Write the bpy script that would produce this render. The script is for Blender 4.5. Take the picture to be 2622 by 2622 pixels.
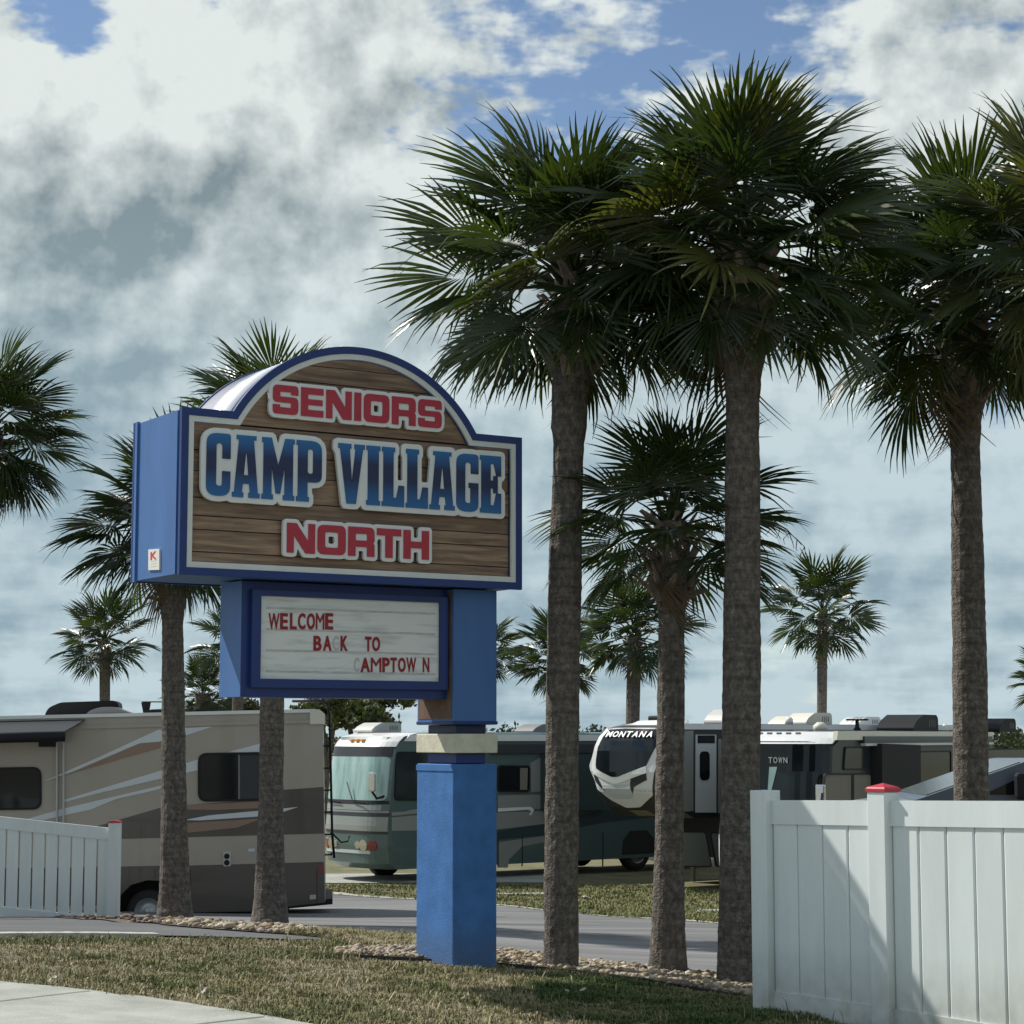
import bpy, bmesh, math, random
import numpy as np
from mathutils import Vector, Matrix, Quaternion, noise, geometry

R = math.radians
for o in list(bpy.data.objects):
    bpy.data.objects.remove(o)
S = bpy.context.scene
COL = S.collection

# ------------------------------------------------------------------ camera
F, PITCH, CAMZ, CX = 5200.0, math.atan(574 / 5200.0), 1.89, 1311.0
cam = bpy.data.cameras.new('Camera')
cam.sensor_width = 36.0
cam.lens = 36.0 * F / 2622.0
cam.clip_end = 6000
camo = bpy.data.objects.new('Camera', cam)
COL.objects.link(camo)
camo.location = (0, 0, CAMZ)
camo.rotation_euler = (R(90) + PITCH, 0, 0)
S.camera = camo

# ------------------------------------------------------------------ light
SUN = Vector((-0.115, 0.061, 0.13)).normalized()
sl = bpy.data.lights.new('Sun', 'SUN')
sl.energy = 3.6
sl.angle = R(0.5)
sl.color = (1.0, 0.955, 0.88)
so = bpy.data.objects.new('Sun', sl)
COL.objects.link(so)
so.rotation_euler = SUN.to_track_quat('Z', 'Y').to_euler()
so.location = (-20, 10, 25)

S.view_settings.view_transform = 'Standard'
S.view_settings.look = 'None'
S.view_settings.gamma = 1.0
S.view_settings.exposure = 0.42
S.view_settings.use_curve_mapping = False
S.cycles.max_bounces = 5
S.cycles.diffuse_bounces = 2
S.cycles.glossy_bounces = 2
S.cycles.transmission_bounces = 2
S.cycles.transparent_max_bounces = 6


def ray(px, py):
    u = (px - CX) / F
    v = (CX - py) / F
    c, s = math.cos(PITCH), math.sin(PITCH)
    y = c - v * s
    return Vector((u / y, 1.0, (s + v * c) / y))


def at(px, py, d):
    return Vector((0, 0, CAMZ)) + ray(px, py) * d


# world: sky texture and a procedural cloud deck
W = bpy.data.worlds.new('World')
S.world = W
W.use_nodes = True
nt = W.node_tree
nt.nodes.clear()


def wn(t, **k):
    n = nt.nodes.new(t)
    for a, b in k.items():
        setattr(n, a, b)
    return n


def wmath(op, a, b=None, clamp=False):
    n = nt.nodes.new('ShaderNodeMath')
    n.operation = op
    n.use_clamp = clamp
    for i, q in enumerate((a, b)):
        if q is None:
            continue
        if isinstance(q, (int, float)):
            n.inputs[i].default_value = q
        else:
            nt.links.new(q, n.inputs[i])
    return n.outputs[0]


def build_world():
    L = nt.links.new
    sky = wn('ShaderNodeTexSky', sky_type='NISHITA', sun_disc=False)
    sky.sun_elevation = math.asin(SUN.z)
    sky.sun_rotation = math.atan2(SUN.x, SUN.y)
    sky.air_density = 1.0
    sky.dust_density = 0.0
    sky.ozone_density = 0.8
    sky.altitude = 1500
    bsky = wn('ShaderNodeBackground')
    bsky.inputs['Strength'].default_value = 0.082
    L(sky.outputs[0], bsky.inputs[0])
    tc = wn('ShaderNodeTexCoord')
    sep = wn('ShaderNodeSeparateXYZ')
    L(tc.outputs['Generated'], sep.inputs[0])
    den = wmath('ADD', wmath('MAXIMUM', sep.outputs[2], 0.0), 0.15)
    cmb = wn('ShaderNodeCombineXYZ')
    L(wmath('DIVIDE', sep.outputs[0], den), cmb.inputs[0])
    L(wmath('DIVIDE', sep.outputs[1], den), cmb.inputs[1])
    cmb.inputs[2].default_value = 3.1

    def fbm(vec, scale, detail, rough, off, lac=2.05, dist=0.0):
        add = wn('ShaderNodeVectorMath', operation='ADD')
        L(vec, add.inputs[0])
        add.inputs[1].default_value = off
        n = wn('ShaderNodeTexNoise')
        n.inputs['Scale'].default_value = scale
        n.inputs['Detail'].default_value = detail
        n.inputs['Roughness'].default_value = rough
        n.inputs['Lacunarity'].default_value = lac
        n.inputs['Distortion'].default_value = dist
        L(add.outputs[0], n.inputs['Vector'])
        return n.outputs['Fac']
    # directional noise: billows; perspective noise: the flat layers low down
    fine = fbm(tc.outputs['Generated'], 12.0, 6, 0.55, (2.7, 0, 0.4))
    fine2 = fbm(tc.outputs['Generated'], 12.0, 5, 0.55, (2.7 - 0.008, 0, 0.4 + 0.013))
    puff = fbm(cmb.outputs[0], 17.0, 3, 0.55, (1.3, 2.7, 1.0))
    lay = fbm(cmb.outputs[0], 2.6, 4, 0.52, (0.3, 7.7, 1.0))
    ub = fbm(tc.outputs['Generated'], 5.5, 2, 0.5, (0.3, 1.7, 1.0))

    def field(blobs):
        acc = None
        for px, py, sg, amp in blobs:
            d0 = ray(px, py).normalized()
            dp = wn('ShaderNodeVectorMath', operation='DOT_PRODUCT')
            L(tc.outputs['Generated'], dp.inputs[0])
            dp.inputs[1].default_value = d0
            k = R(sg) ** -2
            e = wmath('EXPONENT', wmath('MULTIPLY', wmath('SUBTRACT', dp.outputs['Value'], 1.0), k))
            t = wmath('MULTIPLY', e, amp)
            acc = t if acc is None else wmath('ADD', acc, t)
        return acc
    # cloud masses in view: (px, py, sigma degrees, amount)
    acc = field([(560, 520, 5.0, 0.34), (60, 330, 1.8, 0.14), (2500, 420, 3.2, 0.20), (190, 60, 0.95, -0.36),
                 (1620, 150, 2.3, -0.135), (2000, 90, 1.5, -0.10), (1120, 60, 1.4, -0.08)])
    gray = field([(540, 650, 3.4, 0.72), (60, 760, 2.6, 0.45), (300, 220, 1.8, -0.22)])
    low = wn('ShaderNodeMapRange', interpolation_type='SMOOTHSTEP')
    L(sep.outputs[2], low.inputs[0])
    low.inputs[1].default_value = 0.30
    low.inputs[2].default_value = 0.10
    low.inputs[3].default_value = 0.0
    low.inputs[4].default_value = 1.0
    dens = wmath('ADD', wmath('ADD', wmath('MULTIPLY', fine, 0.72), wmath('MULTIPLY', lay, 0.28)), acc)
    dens = wmath('ADD', dens, wmath('MULTIPLY', wmath('MULTIPLY', wmath('SUBTRACT', puff, 0.5), 0.42), wmath('SUBTRACT', 1.0, low.outputs[0])))
    dens = wmath('ADD', dens, wmath('MULTIPLY', low.outputs[0], 0.15))
    fac = wn('ShaderNodeMapRange', interpolation_type='SMOOTHSTEP')
    L(dens, fac.inputs[0])
    fac.inputs[1].default_value = 0.44
    fac.inputs[2].default_value = 0.575
    rel = wmath('MULTIPLY', wmath('SUBTRACT', fine, fine2), 4.0)
    tf = wmath('ADD', wmath('MULTIPLY', wmath('SUBTRACT', ub, 0.5), 1.5), gray)
    tf = wmath('ADD', tf, wmath('MULTIPLY', wmath('SUBTRACT', lay, 0.5), wmath('ADD', 0.9, wmath('MULTIPLY', low.outputs[0], 1.6))))
    tf = wmath('ADD', tf, wmath('ADD', wmath('MULTIPLY', low.outputs[0], 0.20), 0.14))
    tf = wmath('SUBTRACT', tf, rel, True)
    mix = wn('ShaderNodeMix', data_type='RGBA')
    L(tf, mix.inputs['Factor'])
    mix.inputs['A'].default_value = (0.565, 0.61, 0.60, 1)
    mix.inputs['B'].default_value = (0.165, 0.212, 0.232, 1)
    hz = wn('ShaderNodeMix', data_type='RGBA')
    L(wmath('MULTIPLY', low.outputs[0], 0.55), hz.inputs['Factor'])
    L(mix.outputs['Result'], hz.inputs['A'])
    hz.inputs['B'].default_value = (0.265, 0.39, 0.465, 1)
    bcl = wn('ShaderNodeBackground')
    L(hz.outputs['Result'], bcl.inputs[0])
    bcl.inputs['Strength'].default_value = 1.0
    ms = wn('ShaderNodeMixShader')
    L(fac.outputs[0], ms.inputs[0])
    L(bsky.outputs[0], ms.inputs[1])
    L(bcl.outputs[0], ms.inputs[2])
    out = wn('ShaderNodeOutputWorld')
    L(ms.outputs[0], out.inputs[0])


build_world()
W.cycles.sampling_method = 'MANUAL'
W.cycles.sample_map_resolution = 512

# ------------------------------------------------------------------ materials
MAT = {}


def mat(name, col, rough=0.6, metal=0.0, var=0.0, vscale=6.0, bump=0.0, bscale=40.0, coat=0.0, spec=0.5,
        stretch=(1, 1, 1), col2=None, detail=5, objrand=0.0):
    m = bpy.data.materials.new(name)
    m.use_nodes = True
    t = m.node_tree
    b = t.nodes['Principled BSDF']
    b.inputs['Base Color'].default_value = (*col, 1)
    b.inputs['Roughness'].default_value = rough
    b.inputs['Metallic'].default_value = metal
    b.inputs['Coat Weight'].default_value = coat
    b.inputs['Specular IOR Level'].default_value = spec
    tc = t.nodes.new('ShaderNodeTexCoord')
    mp = t.nodes.new('ShaderNodeMapping')
    mp.inputs['Scale'].default_value = stretch
    t.links.new(tc.outputs['Object'], mp.inputs[0])
    last = None
    if var > 0 or col2:
        n = t.nodes.new('ShaderNodeTexNoise')
        n.inputs['Scale'].default_value = vscale
        n.inputs['Detail'].default_value = detail
        n.inputs['Roughness'].default_value = 0.62
        t.links.new(mp.outputs[0], n.inputs['Vector'])
        r = t.nodes.new('ShaderNodeValToRGB')
        r.color_ramp.elements[0].position = 0.32
        r.color_ramp.elements[1].position = 0.68
        c2 = col2 or tuple(max(0, c * (1 + var)) for c in col)
        c1 = col if col2 else tuple(c * (1 - var) for c in col)
        r.color_ramp.elements[0].color = (*c1, 1)
        r.color_ramp.elements[1].color = (*c2, 1)
        t.links.new(n.outputs['Fac'], r.inputs[0])
        last = r.outputs[0]
        if objrand > 0:
            oi = t.nodes.new('ShaderNodeObjectInfo')
            hs = t.nodes.new('ShaderNodeHueSaturation')
            mr = t.nodes.new('ShaderNodeMapRange')
            mr.inputs[3].default_value = 1 - objrand
            mr.inputs[4].default_value = 1 + objrand
            t.links.new(oi.outputs['Random'], mr.inputs[0])
            t.links.new(mr.outputs[0], hs.inputs['Value'])
            t.links.new(last, hs.inputs['Color'])
            last = hs.outputs[0]
        t.links.new(last, b.inputs['Base Color'])
    if bump > 0:
        n2 = t.nodes.new('ShaderNodeTexNoise')
        n2.inputs['Scale'].default_value = bscale
        n2.inputs['Detail'].default_value = 6
        t.links.new(mp.outputs[0], n2.inputs['Vector'])
        bp = t.nodes.new('ShaderNodeBump')
        bp.inputs['Strength'].default_value = bump
        bp.inputs['Distance'].default_value = 0.02
        t.links.new(n2.outputs['Fac'], bp.inputs['Height'])
        t.links.new(bp.outputs[0], b.inputs['Normal'])
    MAT[name] = m
    return m


mat('lawn_soil', (0.12, 0.105, 0.06), 0.95, var=0.45, vscale=2.2, bump=0.6, bscale=30, col2=(0.24, 0.21, 0.125))
mat('far_grass', (0.10, 0.105, 0.045), 0.95, vscale=1.2, bump=0.5, bscale=12, col2=(0.22, 0.19, 0.10))
mat('asphalt', (0.085, 0.087, 0.088), 0.9, vscale=0.9, bump=0.3, bscale=60, col2=(0.235, 0.235, 0.23), stretch=(0.16, 1.0, 1), detail=9)
mat('asphalt_dark', (0.085, 0.088, 0.09), 0.9, vscale=0.9, bump=0.3, bscale=60, col2=(0.135, 0.137, 0.138), stretch=(0.4, 1.4, 1))
mat('concrete', (0.36, 0.37, 0.325), 0.9, var=0.20, vscale=2.6, bump=0.25, bscale=50)
mat('joint_dark', (0.06, 0.058, 0.05), 0.95)
mat('kerb', (0.45, 0.44, 0.38), 0.9, var=0.2, vscale=4)
mat('mulch', (0.09, 0.068, 0.055), 0.95, vscale=14, bump=0.8, bscale=30, col2=(0.17, 0.13, 0.10))
mat('pebble_bed', (0.22, 0.18, 0.13), 0.95, vscale=18, bump=0.8, bscale=30, col2=(0.40, 0.34, 0.25))
mat('edging', (0.03, 0.026, 0.022), 0.7)
mat('vinyl', (0.74, 0.80, 0.785), 0.42, var=0.05, vscale=2.2, spec=0.4, objrand=0.035, stretch=(3, 3, .5))
mat('red_cap', (0.50, 0.035, 0.06), 0.4, var=0.1, vscale=12)
mat('sign_blue', (0.062, 0.155, 0.375), 0.5, var=0.10, vscale=1.6, bump=0.06, bscale=90, spec=0.35, stretch=(2, 2, .6))
mat('sign_navy', (0.012, 0.036, 0.165), 0.4, var=0.08, vscale=4, spec=0.4)
mat('pole_blue', (0.052, 0.165, 0.41), 0.65, var=0.16, vscale=5, bump=0.2, bscale=55, spec=0.3)
mat('collar_dark', (0.010, 0.018, 0.06), 0.5)
mat('band_cream', (0.62, 0.60, 0.47), 0.65, var=0.12, vscale=9, bump=0.2, bscale=30)
mat('brown_mottle', (0.10, 0.055, 0.03), 0.65, vscale=5, col2=(0.19, 0.115, 0.07), bump=0.2, bscale=20)
mat('trim_white', (0.66, 0.69, 0.66), 0.5, var=0.05, vscale=6)
mat('letter_red', (0.43, 0.022, 0.045), 0.45, var=0.08, vscale=8)
mat('letter_back', (0.74, 0.77, 0.75), 0.5, var=0.03, vscale=6)
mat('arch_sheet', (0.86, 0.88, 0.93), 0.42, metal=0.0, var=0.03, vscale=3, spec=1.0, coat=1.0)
mat('reader_red', (0.30, 0.012, 0.02), 0.6, var=0.15, vscale=30)
mat('reader_ghost', (0.52, 0.50, 0.49), 0.6)
mat('sticker_white', (0.75, 0.74, 0.68), 0.5)
mat('sticker_red', (0.55, 0.04, 0.04), 0.5)
mat('sticker_grey', (0.35, 0.35, 0.35), 0.6)
mat('glass_dark', (0.008, 0.011, 0.013), 0.07, spec=0.4)
mat('glass_smoke', (0.018, 0.024, 0.028), 0.12, vscale=1.2, col2=(0.03, 0.042, 0.046), spec=0.3)
mat('curtain_mint', (0.20, 0.34, 0.31), 0.25, vscale=1.6, col2=(0.42, 0.58, 0.54), coat=1.0, stretch=(3, 3, 0.3))
mat('rubber', (0.018, 0.018, 0.018), 0.8)
mat('chrome', (0.75, 0.76, 0.77), 0.15, metal=1.0)
mat('rim', (0.42, 0.43, 0.44), 0.4, metal=0.6)
mat('black_plastic', (0.012, 0.012, 0.014), 0.6, spec=0.3)
mat('grey_plastic', (0.20, 0.20, 0.20), 0.55)
mat('light_grey_plastic', (0.48, 0.48, 0.45), 0.55)
mat('rv_beige', (0.385, 0.34, 0.28), 0.35, var=0.03, vscale=1, coat=0.4)
mat('rv_brown', (0.085, 0.072, 0.06), 0.32, var=0.06, vscale=1, coat=0.4)
mat('rv_tan', (0.27, 0.18, 0.12), 0.35, coat=0.4)
mat('rv_silver', (0.60, 0.64, 0.65), 0.3, coat=0.4)
mat('rv_white', (0.78, 0.78, 0.76), 0.3, var=0.03, vscale=1, coat=0.4)
mat('rv_cream', (0.70, 0.67, 0.55), 0.4, var=0.05, vscale=1, coat=0.3)
mat('rv_green', (0.085, 0.135, 0.132), 0.3, var=0.06, vscale=0.6, coat=0.5)
mat('rv_grey', (0.27, 0.285, 0.265), 0.35, coat=0.4)
mat('rv_darkteal', (0.035, 0.06, 0.062), 0.3, coat=0.5)
mat('rv_graphite', (0.028, 0.030, 0.033), 0.45, coat=0.15)
mat('curtain_tan', (0.20, 0.18, 0.15), 0.7, var=0.08, vscale=2, stretch=(4, 4, 0.3))
mat('amber', (0.85, 0.36, 0.05), 0.3)
mat('lamp_red', (0.24, 0.05, 0.04), 0.3)
mat('truck_paint', (0.085, 0.11, 0.15), 0.4, coat=0.25)
mat('dry_leaf', (0.50, 0.45, 0.33), 0.8, var=0.2, vscale=30)
mat('litter_white', (0.75, 0.74, 0.70), 0.7)
mat('boot', (0.13, 0.10, 0.078), 0.9, vscale=9, bump=0.5, bscale=40, col2=(0.25, 0.205, 0.165), objrand=0.3)
mat('far_wood', (0.045, 0.055, 0.035), 0.95, vscale=3, col2=(0.09, 0.095, 0.065))
mat('wire_white', (0.6, 0.6, 0.58), 0.5)


def leaf_mat(name, c1, c2, trans=0.35, rough=0.38):
    m = bpy.data.materials.new(name)
    m.use_nodes = True
    t = m.node_tree
    b = t.nodes['Principled BSDF']
    out = t.nodes['Material Output']
    oi = t.nodes.new('ShaderNodeObjectInfo')
    tc = t.nodes.new('ShaderNodeTexCoord')
    n = t.nodes.new('ShaderNodeTexNoise')
    n.inputs['Scale'].default_value = 3.5
    n.inputs['Detail'].default_value = 4
    t.links.new(tc.outputs['Object'], n.inputs['Vector'])
    ad = t.nodes.new('ShaderNodeMath')
    ad.operation = 'ADD'
    t.links.new(n.outputs['Fac'], ad.inputs[0])
    t.links.new(oi.outputs['Random'], ad.inputs[1])
    mr = t.nodes.new('ShaderNodeMapRange')
    mr.inputs[1].default_value = 0.35
    mr.inputs[2].default_value = 1.55
    t.links.new(ad.outputs[0], mr.inputs[0])
    mx = t.nodes.new('ShaderNodeMix')
    mx.data_type = 'RGBA'
    mx.inputs['A'].default_value = (*c1, 1)
    mx.inputs['B'].default_value = (*c2, 1)
    t.links.new(mr.outputs[0], mx.inputs['Factor'])
    t.links.new(mx.outputs['Result'], b.inputs['Base Color'])
    b.inputs['Roughness'].default_value = rough
    b.inputs['Specular IOR Level'].default_value = 0.5
    tr = t.nodes.new('ShaderNodeBsdfTranslucent')
    gm = t.nodes.new('ShaderNodeMix')
    gm.data_type = 'RGBA'
    gm.blend_type = 'MULTIPLY'
    gm.inputs['Factor'].default_value = 1.0
    t.links.new(mx.outputs['Result'], gm.inputs['A'])
    gm.inputs['B'].default_value = (1.5, 1.6, 0.6, 1)
    t.links.new(gm.outputs['Result'], tr.inputs[0])
    ms = t.nodes.new('ShaderNodeMixShader')
    ms.inputs[0].default_value = trans
    t.links.new(b.outputs[0], ms.inputs[1])
    t.links.new(tr.outputs[0], ms.inputs[2])
    t.links.new(ms.outputs[0], out.inputs[0])
    MAT[name] = m


leaf_mat('frond_green', (0.022, 0.040, 0.012), (0.055, 0.078, 0.024), 0.24, 0.33)
leaf_mat('frond_yellow', (0.050, 0.066, 0.015), (0.10, 0.105, 0.03), 0.28, 0.36)
leaf_mat('frond_dead', (0.10, 0.068, 0.042), (0.19, 0.14, 0.09), 0.2, 0.8)
leaf_mat('oak_leaf', (0.030, 0.042, 0.016), (0.07, 0.085, 0.032), 0.25, 0.6)


def trunk_mat():
    m = bpy.data.materials.new('palm_bark')
    m.use_nodes = True
    t = m.node_tree
    b = t.nodes['Principled BSDF']
    b.inputs['Roughness'].default_value = 0.95
    b.inputs['Specular IOR Level'].default_value = 0.2
    tc = t.nodes.new('ShaderNodeTexCoord')
    mp = t.nodes.new('ShaderNodeMapping')
    mp.inputs['Scale'].default_value = (13, 13, 9)
    t.links.new(tc.outputs['Object'], mp.inputs[0])
    n = t.nodes.new('ShaderNodeTexNoise')
    n.inputs['Scale'].default_value = 1.6
    n.inputs['Detail'].default_value = 8
    n.inputs['Roughness'].default_value = 0.7
    t.links.new(mp.outputs[0], n.inputs['Vector'])
    r = t.nodes.new('ShaderNodeValToRGB')
    e = r.color_ramp.elements
    e[0].position, e[0].color = 0.30, (0.070, 0.060, 0.052, 1)
    e[1].position, e[1].color = 0.72, (0.29, 0.262, 0.228, 1)
    k = e.new(0.5)
    k.color = (0.150, 0.130, 0.111, 1)
    t.links.new(n.outputs['Fac'], r.inputs[0])
    mp3 = t.nodes.new('ShaderNodeMapping')
    mp3.inputs['Scale'].default_value = (1.6, 1.6, 26)
    t.links.new(tc.outputs['Object'], mp3.inputs[0])
    n3 = t.nodes.new('ShaderNodeTexNoise')
    n3.inputs['Scale'].default_value = 1.0
    n3.inputs['Detail'].default_value = 3
    t.links.new(mp3.outputs[0], n3.inputs['Vector'])
    mr3 = t.nodes.new('ShaderNodeMapRange')
    mr3.inputs[1].default_value = 0.36
    mr3.inputs[2].default_value = 0.60
    mr3.inputs[3].default_value = 0.80
    mr3.inputs[4].default_value = 1.06
    t.links.new(n3.outputs['Fac'], mr3.inputs[0])
    hv = t.nodes.new('ShaderNodeHueSaturation')
    t.links.new(mr3.outputs[0], hv.inputs['Value'])
    t.links.new(r.outputs[0], hv.inputs['Color'])
    t.links.new(hv.outputs[0], b.inputs['Base Color'])
    mp2 = t.nodes.new('ShaderNodeMapping')
    mp2.inputs['Scale'].default_value = (16, 16, 22)
    t.links.new(tc.outputs['Object'], mp2.inputs[0])
    n2 = t.nodes.new('ShaderNodeTexNoise')
    n2.inputs['Scale'].default_value = 2.5
    n2.inputs['Detail'].default_value = 8
    t.links.new(mp2.outputs[0], n2.inputs['Vector'])
    bp = t.nodes.new('ShaderNodeBump')
    bp.inputs['Strength'].default_value = 0.9
    bp.inputs['Distance'].default_value = 0.03
    t.links.new(n2.outputs['Fac'], bp.inputs['Height'])
    t.links.new(bp.outputs[0], b.inputs['Normal'])
    MAT['palm_bark'] = m


trunk_mat()


def wood_mat():
    m = bpy.data.materials.new('sign_wood')
    m.use_nodes = True
    t = m.node_tree
    b = t.nodes['Principled BSDF']
    b.inputs['Roughness'].default_value = 0.55
    tc = t.nodes.new('ShaderNodeTexCoord')
    oi = t.nodes.new('ShaderNodeObjectInfo')
    sh = t.nodes.new('ShaderNodeVectorMath')
    sh.operation = 'ADD'
    cm = t.nodes.new('ShaderNodeCombineXYZ')
    mu = t.nodes.new('ShaderNodeMath')
    mu.operation = 'MULTIPLY'
    mu.inputs[1].default_value = 37.0
    t.links.new(oi.outputs['Random'], mu.inputs[0])
    t.links.new(mu.outputs[0], cm.inputs[0])
    t.links.new(mu.outputs[0], cm.inputs[2])
    t.links.new(tc.outputs['Object'], sh.inputs[0])
    t.links.new(cm.outputs[0], sh.inputs[1])
    mp = t.nodes.new('ShaderNodeMapping')
    mp.inputs['Scale'].default_value = (1.0, 1.0, 16.0)
    t.links.new(sh.outputs[0], mp.inputs[0])
    n = t.nodes.new('ShaderNodeTexNoise')
    n.inputs['Scale'].default_value = 1.7
    n.inputs['Detail'].default_value = 8
    n.inputs['Roughness'].default_value = 0.6
    n.inputs['Distortion'].default_value = 0.5
    t.links.new(mp.outputs[0], n.inputs['Vector'])
    r = t.nodes.new('ShaderNodeValToRGB')
    e = r.color_ramp.elements
    e[0].position, e[0].color = 0.30, (0.115, 0.068, 0.042, 1)
    e[1].position, e[1].color = 0.72, (0.40, 0.27, 0.168, 1)
    k = e.new(0.5)
    k.color = (0.23, 0.148, 0.094, 1)
    t.links.new(n.outputs['Fac'], r.inputs[0])
    hs = t.nodes.new('ShaderNodeHueSaturation')
    mr = t.nodes.new('ShaderNodeMapRange')
    mr.inputs[3].default_value = 0.82
    mr.inputs[4].default_value = 1.22
    t.links.new(oi.outputs['Random'], mr.inputs[0])
    t.links.new(mr.outputs[0], hs.inputs['Value'])
    t.links.new(r.outputs[0], hs.inputs['Color'])
    t.links.new(hs.outputs[0], b.inputs['Base Color'])
    MAT['sign_wood'] = m


wood_mat()


def gradient_letter_mat(z0, z1):
    """printed blue fade: bright at top and bottom, navy across the middle"""
    m = bpy.data.materials.new('letter_blue_fade')
    m.use_nodes = True
    t = m.node_tree
    b = t.nodes['Principled BSDF']
    b.inputs['Roughness'].default_value = 0.45
    tc = t.nodes.new('ShaderNodeTexCoord')
    sp = t.nodes.new('ShaderNodeSeparateXYZ')
    t.links.new(tc.outputs['Generated'], sp.inputs[0])
    r = t.nodes.new('ShaderNodeValToRGB')
    e = r.color_ramp.elements
    e[0].position, e[0].color = 0.0, (0.012, 0.13, 0.34, 1)
    e[1].position, e[1].color = 1.0, (0.012, 0.14, 0.36, 1)
    for p, c in ((0.17, (0.010, 0.095, 0.27)), (0.42, (0.006, 0.018, 0.075)), (0.68, (0.006, 0.020, 0.085)), (0.86, (0.010, 0.10, 0.29))):
        k = e.new(p)
        k.color = (*c, 1)
    t.links.new(sp.outputs[2], r.inputs[0])
    t.links.new(r.outputs[0], b.inputs['Base Color'])
    MAT['letter_blue'] = m


gradient_letter_mat(0, 1)


def vcol_mat(name, rough=0.9, trans=0.0):
    m = bpy.data.materials.new(name)
    m.use_nodes = True
    t = m.node_tree
    b = t.nodes['Principled BSDF']
    b.inputs['Roughness'].default_value = rough
    b.inputs['Specular IOR Level'].default_value = 0.25
    a = t.nodes.new('ShaderNodeVertexColor')
    a.layer_name = 'Col'
    t.links.new(a.outputs[0], b.inputs['Base Color'])
    MAT[name] = m


vcol_mat('grass_blade')
vcol_mat('pebble')


def reader_mat():
    m = bpy.data.materials.new('reader_white')
    m.use_nodes = True
    t = m.node_tree
    b = t.nodes['Principled BSDF']
    b.inputs['Roughness'].default_value = 0.4
    tc = t.nodes.new('ShaderNodeTexCoord')
    mp = t.nodes.new('ShaderNodeMapping')
    mp.inputs['Scale'].default_value = (1.2, 1.2, 9)
    t.links.new(tc.outputs['Object'], mp.inputs[0])
    n = t.nodes.new('ShaderNodeTexNoise')
    n.inputs['Scale'].default_value = 2.2
    n.inputs['Detail'].default_value = 6
    t.links.new(mp.outputs[0], n.inputs['Vector'])
    r = t.nodes.new('ShaderNodeValToRGB')
    e = r.color_ramp.elements
    e[0].position, e[0].color = 0.28, (0.56, 0.58, 0.56, 1)
    e[1].position, e[1].color = 0.5, (0.76, 0.78, 0.75, 1)
    t.links.new(n.outputs['Fac'], r.inputs[0])
    t.links.new(r.outputs[0], b.inputs['Base Color'])
    MAT['reader_white'] = m


reader_mat()
mat('track_grime', (0.40, 0.41, 0.40), 0.6, vscale=5, col2=(0.66, 0.68, 0.66), stretch=(1.5, 1.5, 8))


def grimy(name, base, z0, z1, dirt=(0.34, 0.32, 0.24)):
    """weathering: splashed soil and streaks low on the boards"""
    m = MAT[base].copy()
    m.name = name
    t = m.node_tree
    b = t.nodes['Principled BSDF']
    src = b.inputs['Base Color'].links[0].from_socket
    tc = t.nodes.new('ShaderNodeTexCoord')
    sp = t.nodes.new('ShaderNodeSeparateXYZ')
    t.links.new(tc.outputs['Object'], sp.inputs[0])
    mr = t.nodes.new('ShaderNodeMapRange')
    mr.inputs[1].default_value = z1
    mr.inputs[2].default_value = z0
    t.links.new(sp.outputs[2], mr.inputs[0])
    n = t.nodes.new('ShaderNodeTexNoise')
    n.inputs['Scale'].default_value = 9
    n.inputs['Detail'].default_value = 7
    t.links.new(tc.outputs['Object'], n.inputs['Vector'])
    mu = t.nodes.new('ShaderNodeMath')
    mu.operation = 'MULTIPLY'
    t.links.new(mr.outputs[0], mu.inputs[0])
    t.links.new(n.outputs['Fac'], mu.inputs[1])
    mx = t.nodes.new('ShaderNodeMix')
    mx.data_type = 'RGBA'
    t.links.new(mu.outputs[0], mx.inputs['Factor'])
    t.links.new(src, mx.inputs['A'])
    mx.inputs['B'].default_value = (*dirt, 1)
    t.links.new(mx.outputs['Result'], b.inputs['Base Color'])
    MAT[name] = m


grimy('vinyl_near', 'vinyl', -0.12, 0.38)
grimy('pole_weathered', 'pole_blue', -0.05, 0.35, (0.10, 0.12, 0.15))


# ------------------------------------------------------------------ helpers
def obj(name, verts, faces, m, parent=None, smooth=False):
    me = bpy.data.meshes.new(name)
    me.from_pydata([tuple(v) for v in verts], [], faces)
    me.update()
    if m:
        me.materials.append(MAT[m] if isinstance(m, str) else m)
    if smooth:
        me.polygons.foreach_set('use_smooth', [True] * len(me.polygons))
    o = bpy.data.objects.new(name, me)
    COL.objects.link(o)
    put(o, parent)
    return o


def put(o, parent):
    if parent is not None:
        o.parent = parent
        # vertices of parts are given in world coordinates
        w = Matrix.Identity(4)
        q = parent
        chain = []
        while q is not None:
            chain.append(q)
            q = q.parent
        for q in reversed(chain):
            w = w @ q.matrix_parent_inverse @ q.matrix_basis
        o.matrix_parent_inverse = w.inverted()


def thing(name, loc, label, cat, group=None):
    o = bpy.data.objects.new(name, None)
    o.location = loc
    o.empty_display_size = 0.2
    COL.objects.link(o)
    tag(o, label, cat, group)
    return o


def tag(o, label=None, cat=None, group=None, kind=None):
    for k, v in (('label', label), ('category', cat), ('group', group), ('kind', kind)):
        if v:
            o[k] = v
    return o


class Plane:
    """a working plane: origin, unit axes u (right), v (up), n = towards the viewer"""
    def __init__(self, o, u, v):
        self.o, self.u, self.v = Vector(o), Vector(u).normalized(), Vector(v).normalized()
        self.n = self.u.cross(self.v).normalized()

    def P(self, a, b, c=0.0):
        return self.o + self.u * a + self.v * b + self.n * c

    def ab(self, px, py, c=0.0):
        r = ray(px, py)
        o = self.o + self.n * c
        C = Vector((0, 0, CAMZ))
        t = (o - C).dot(self.n) / r.dot(self.n)
        p = C + r * t - self.o
        return (p.dot(self.u), p.dot(self.v))


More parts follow.
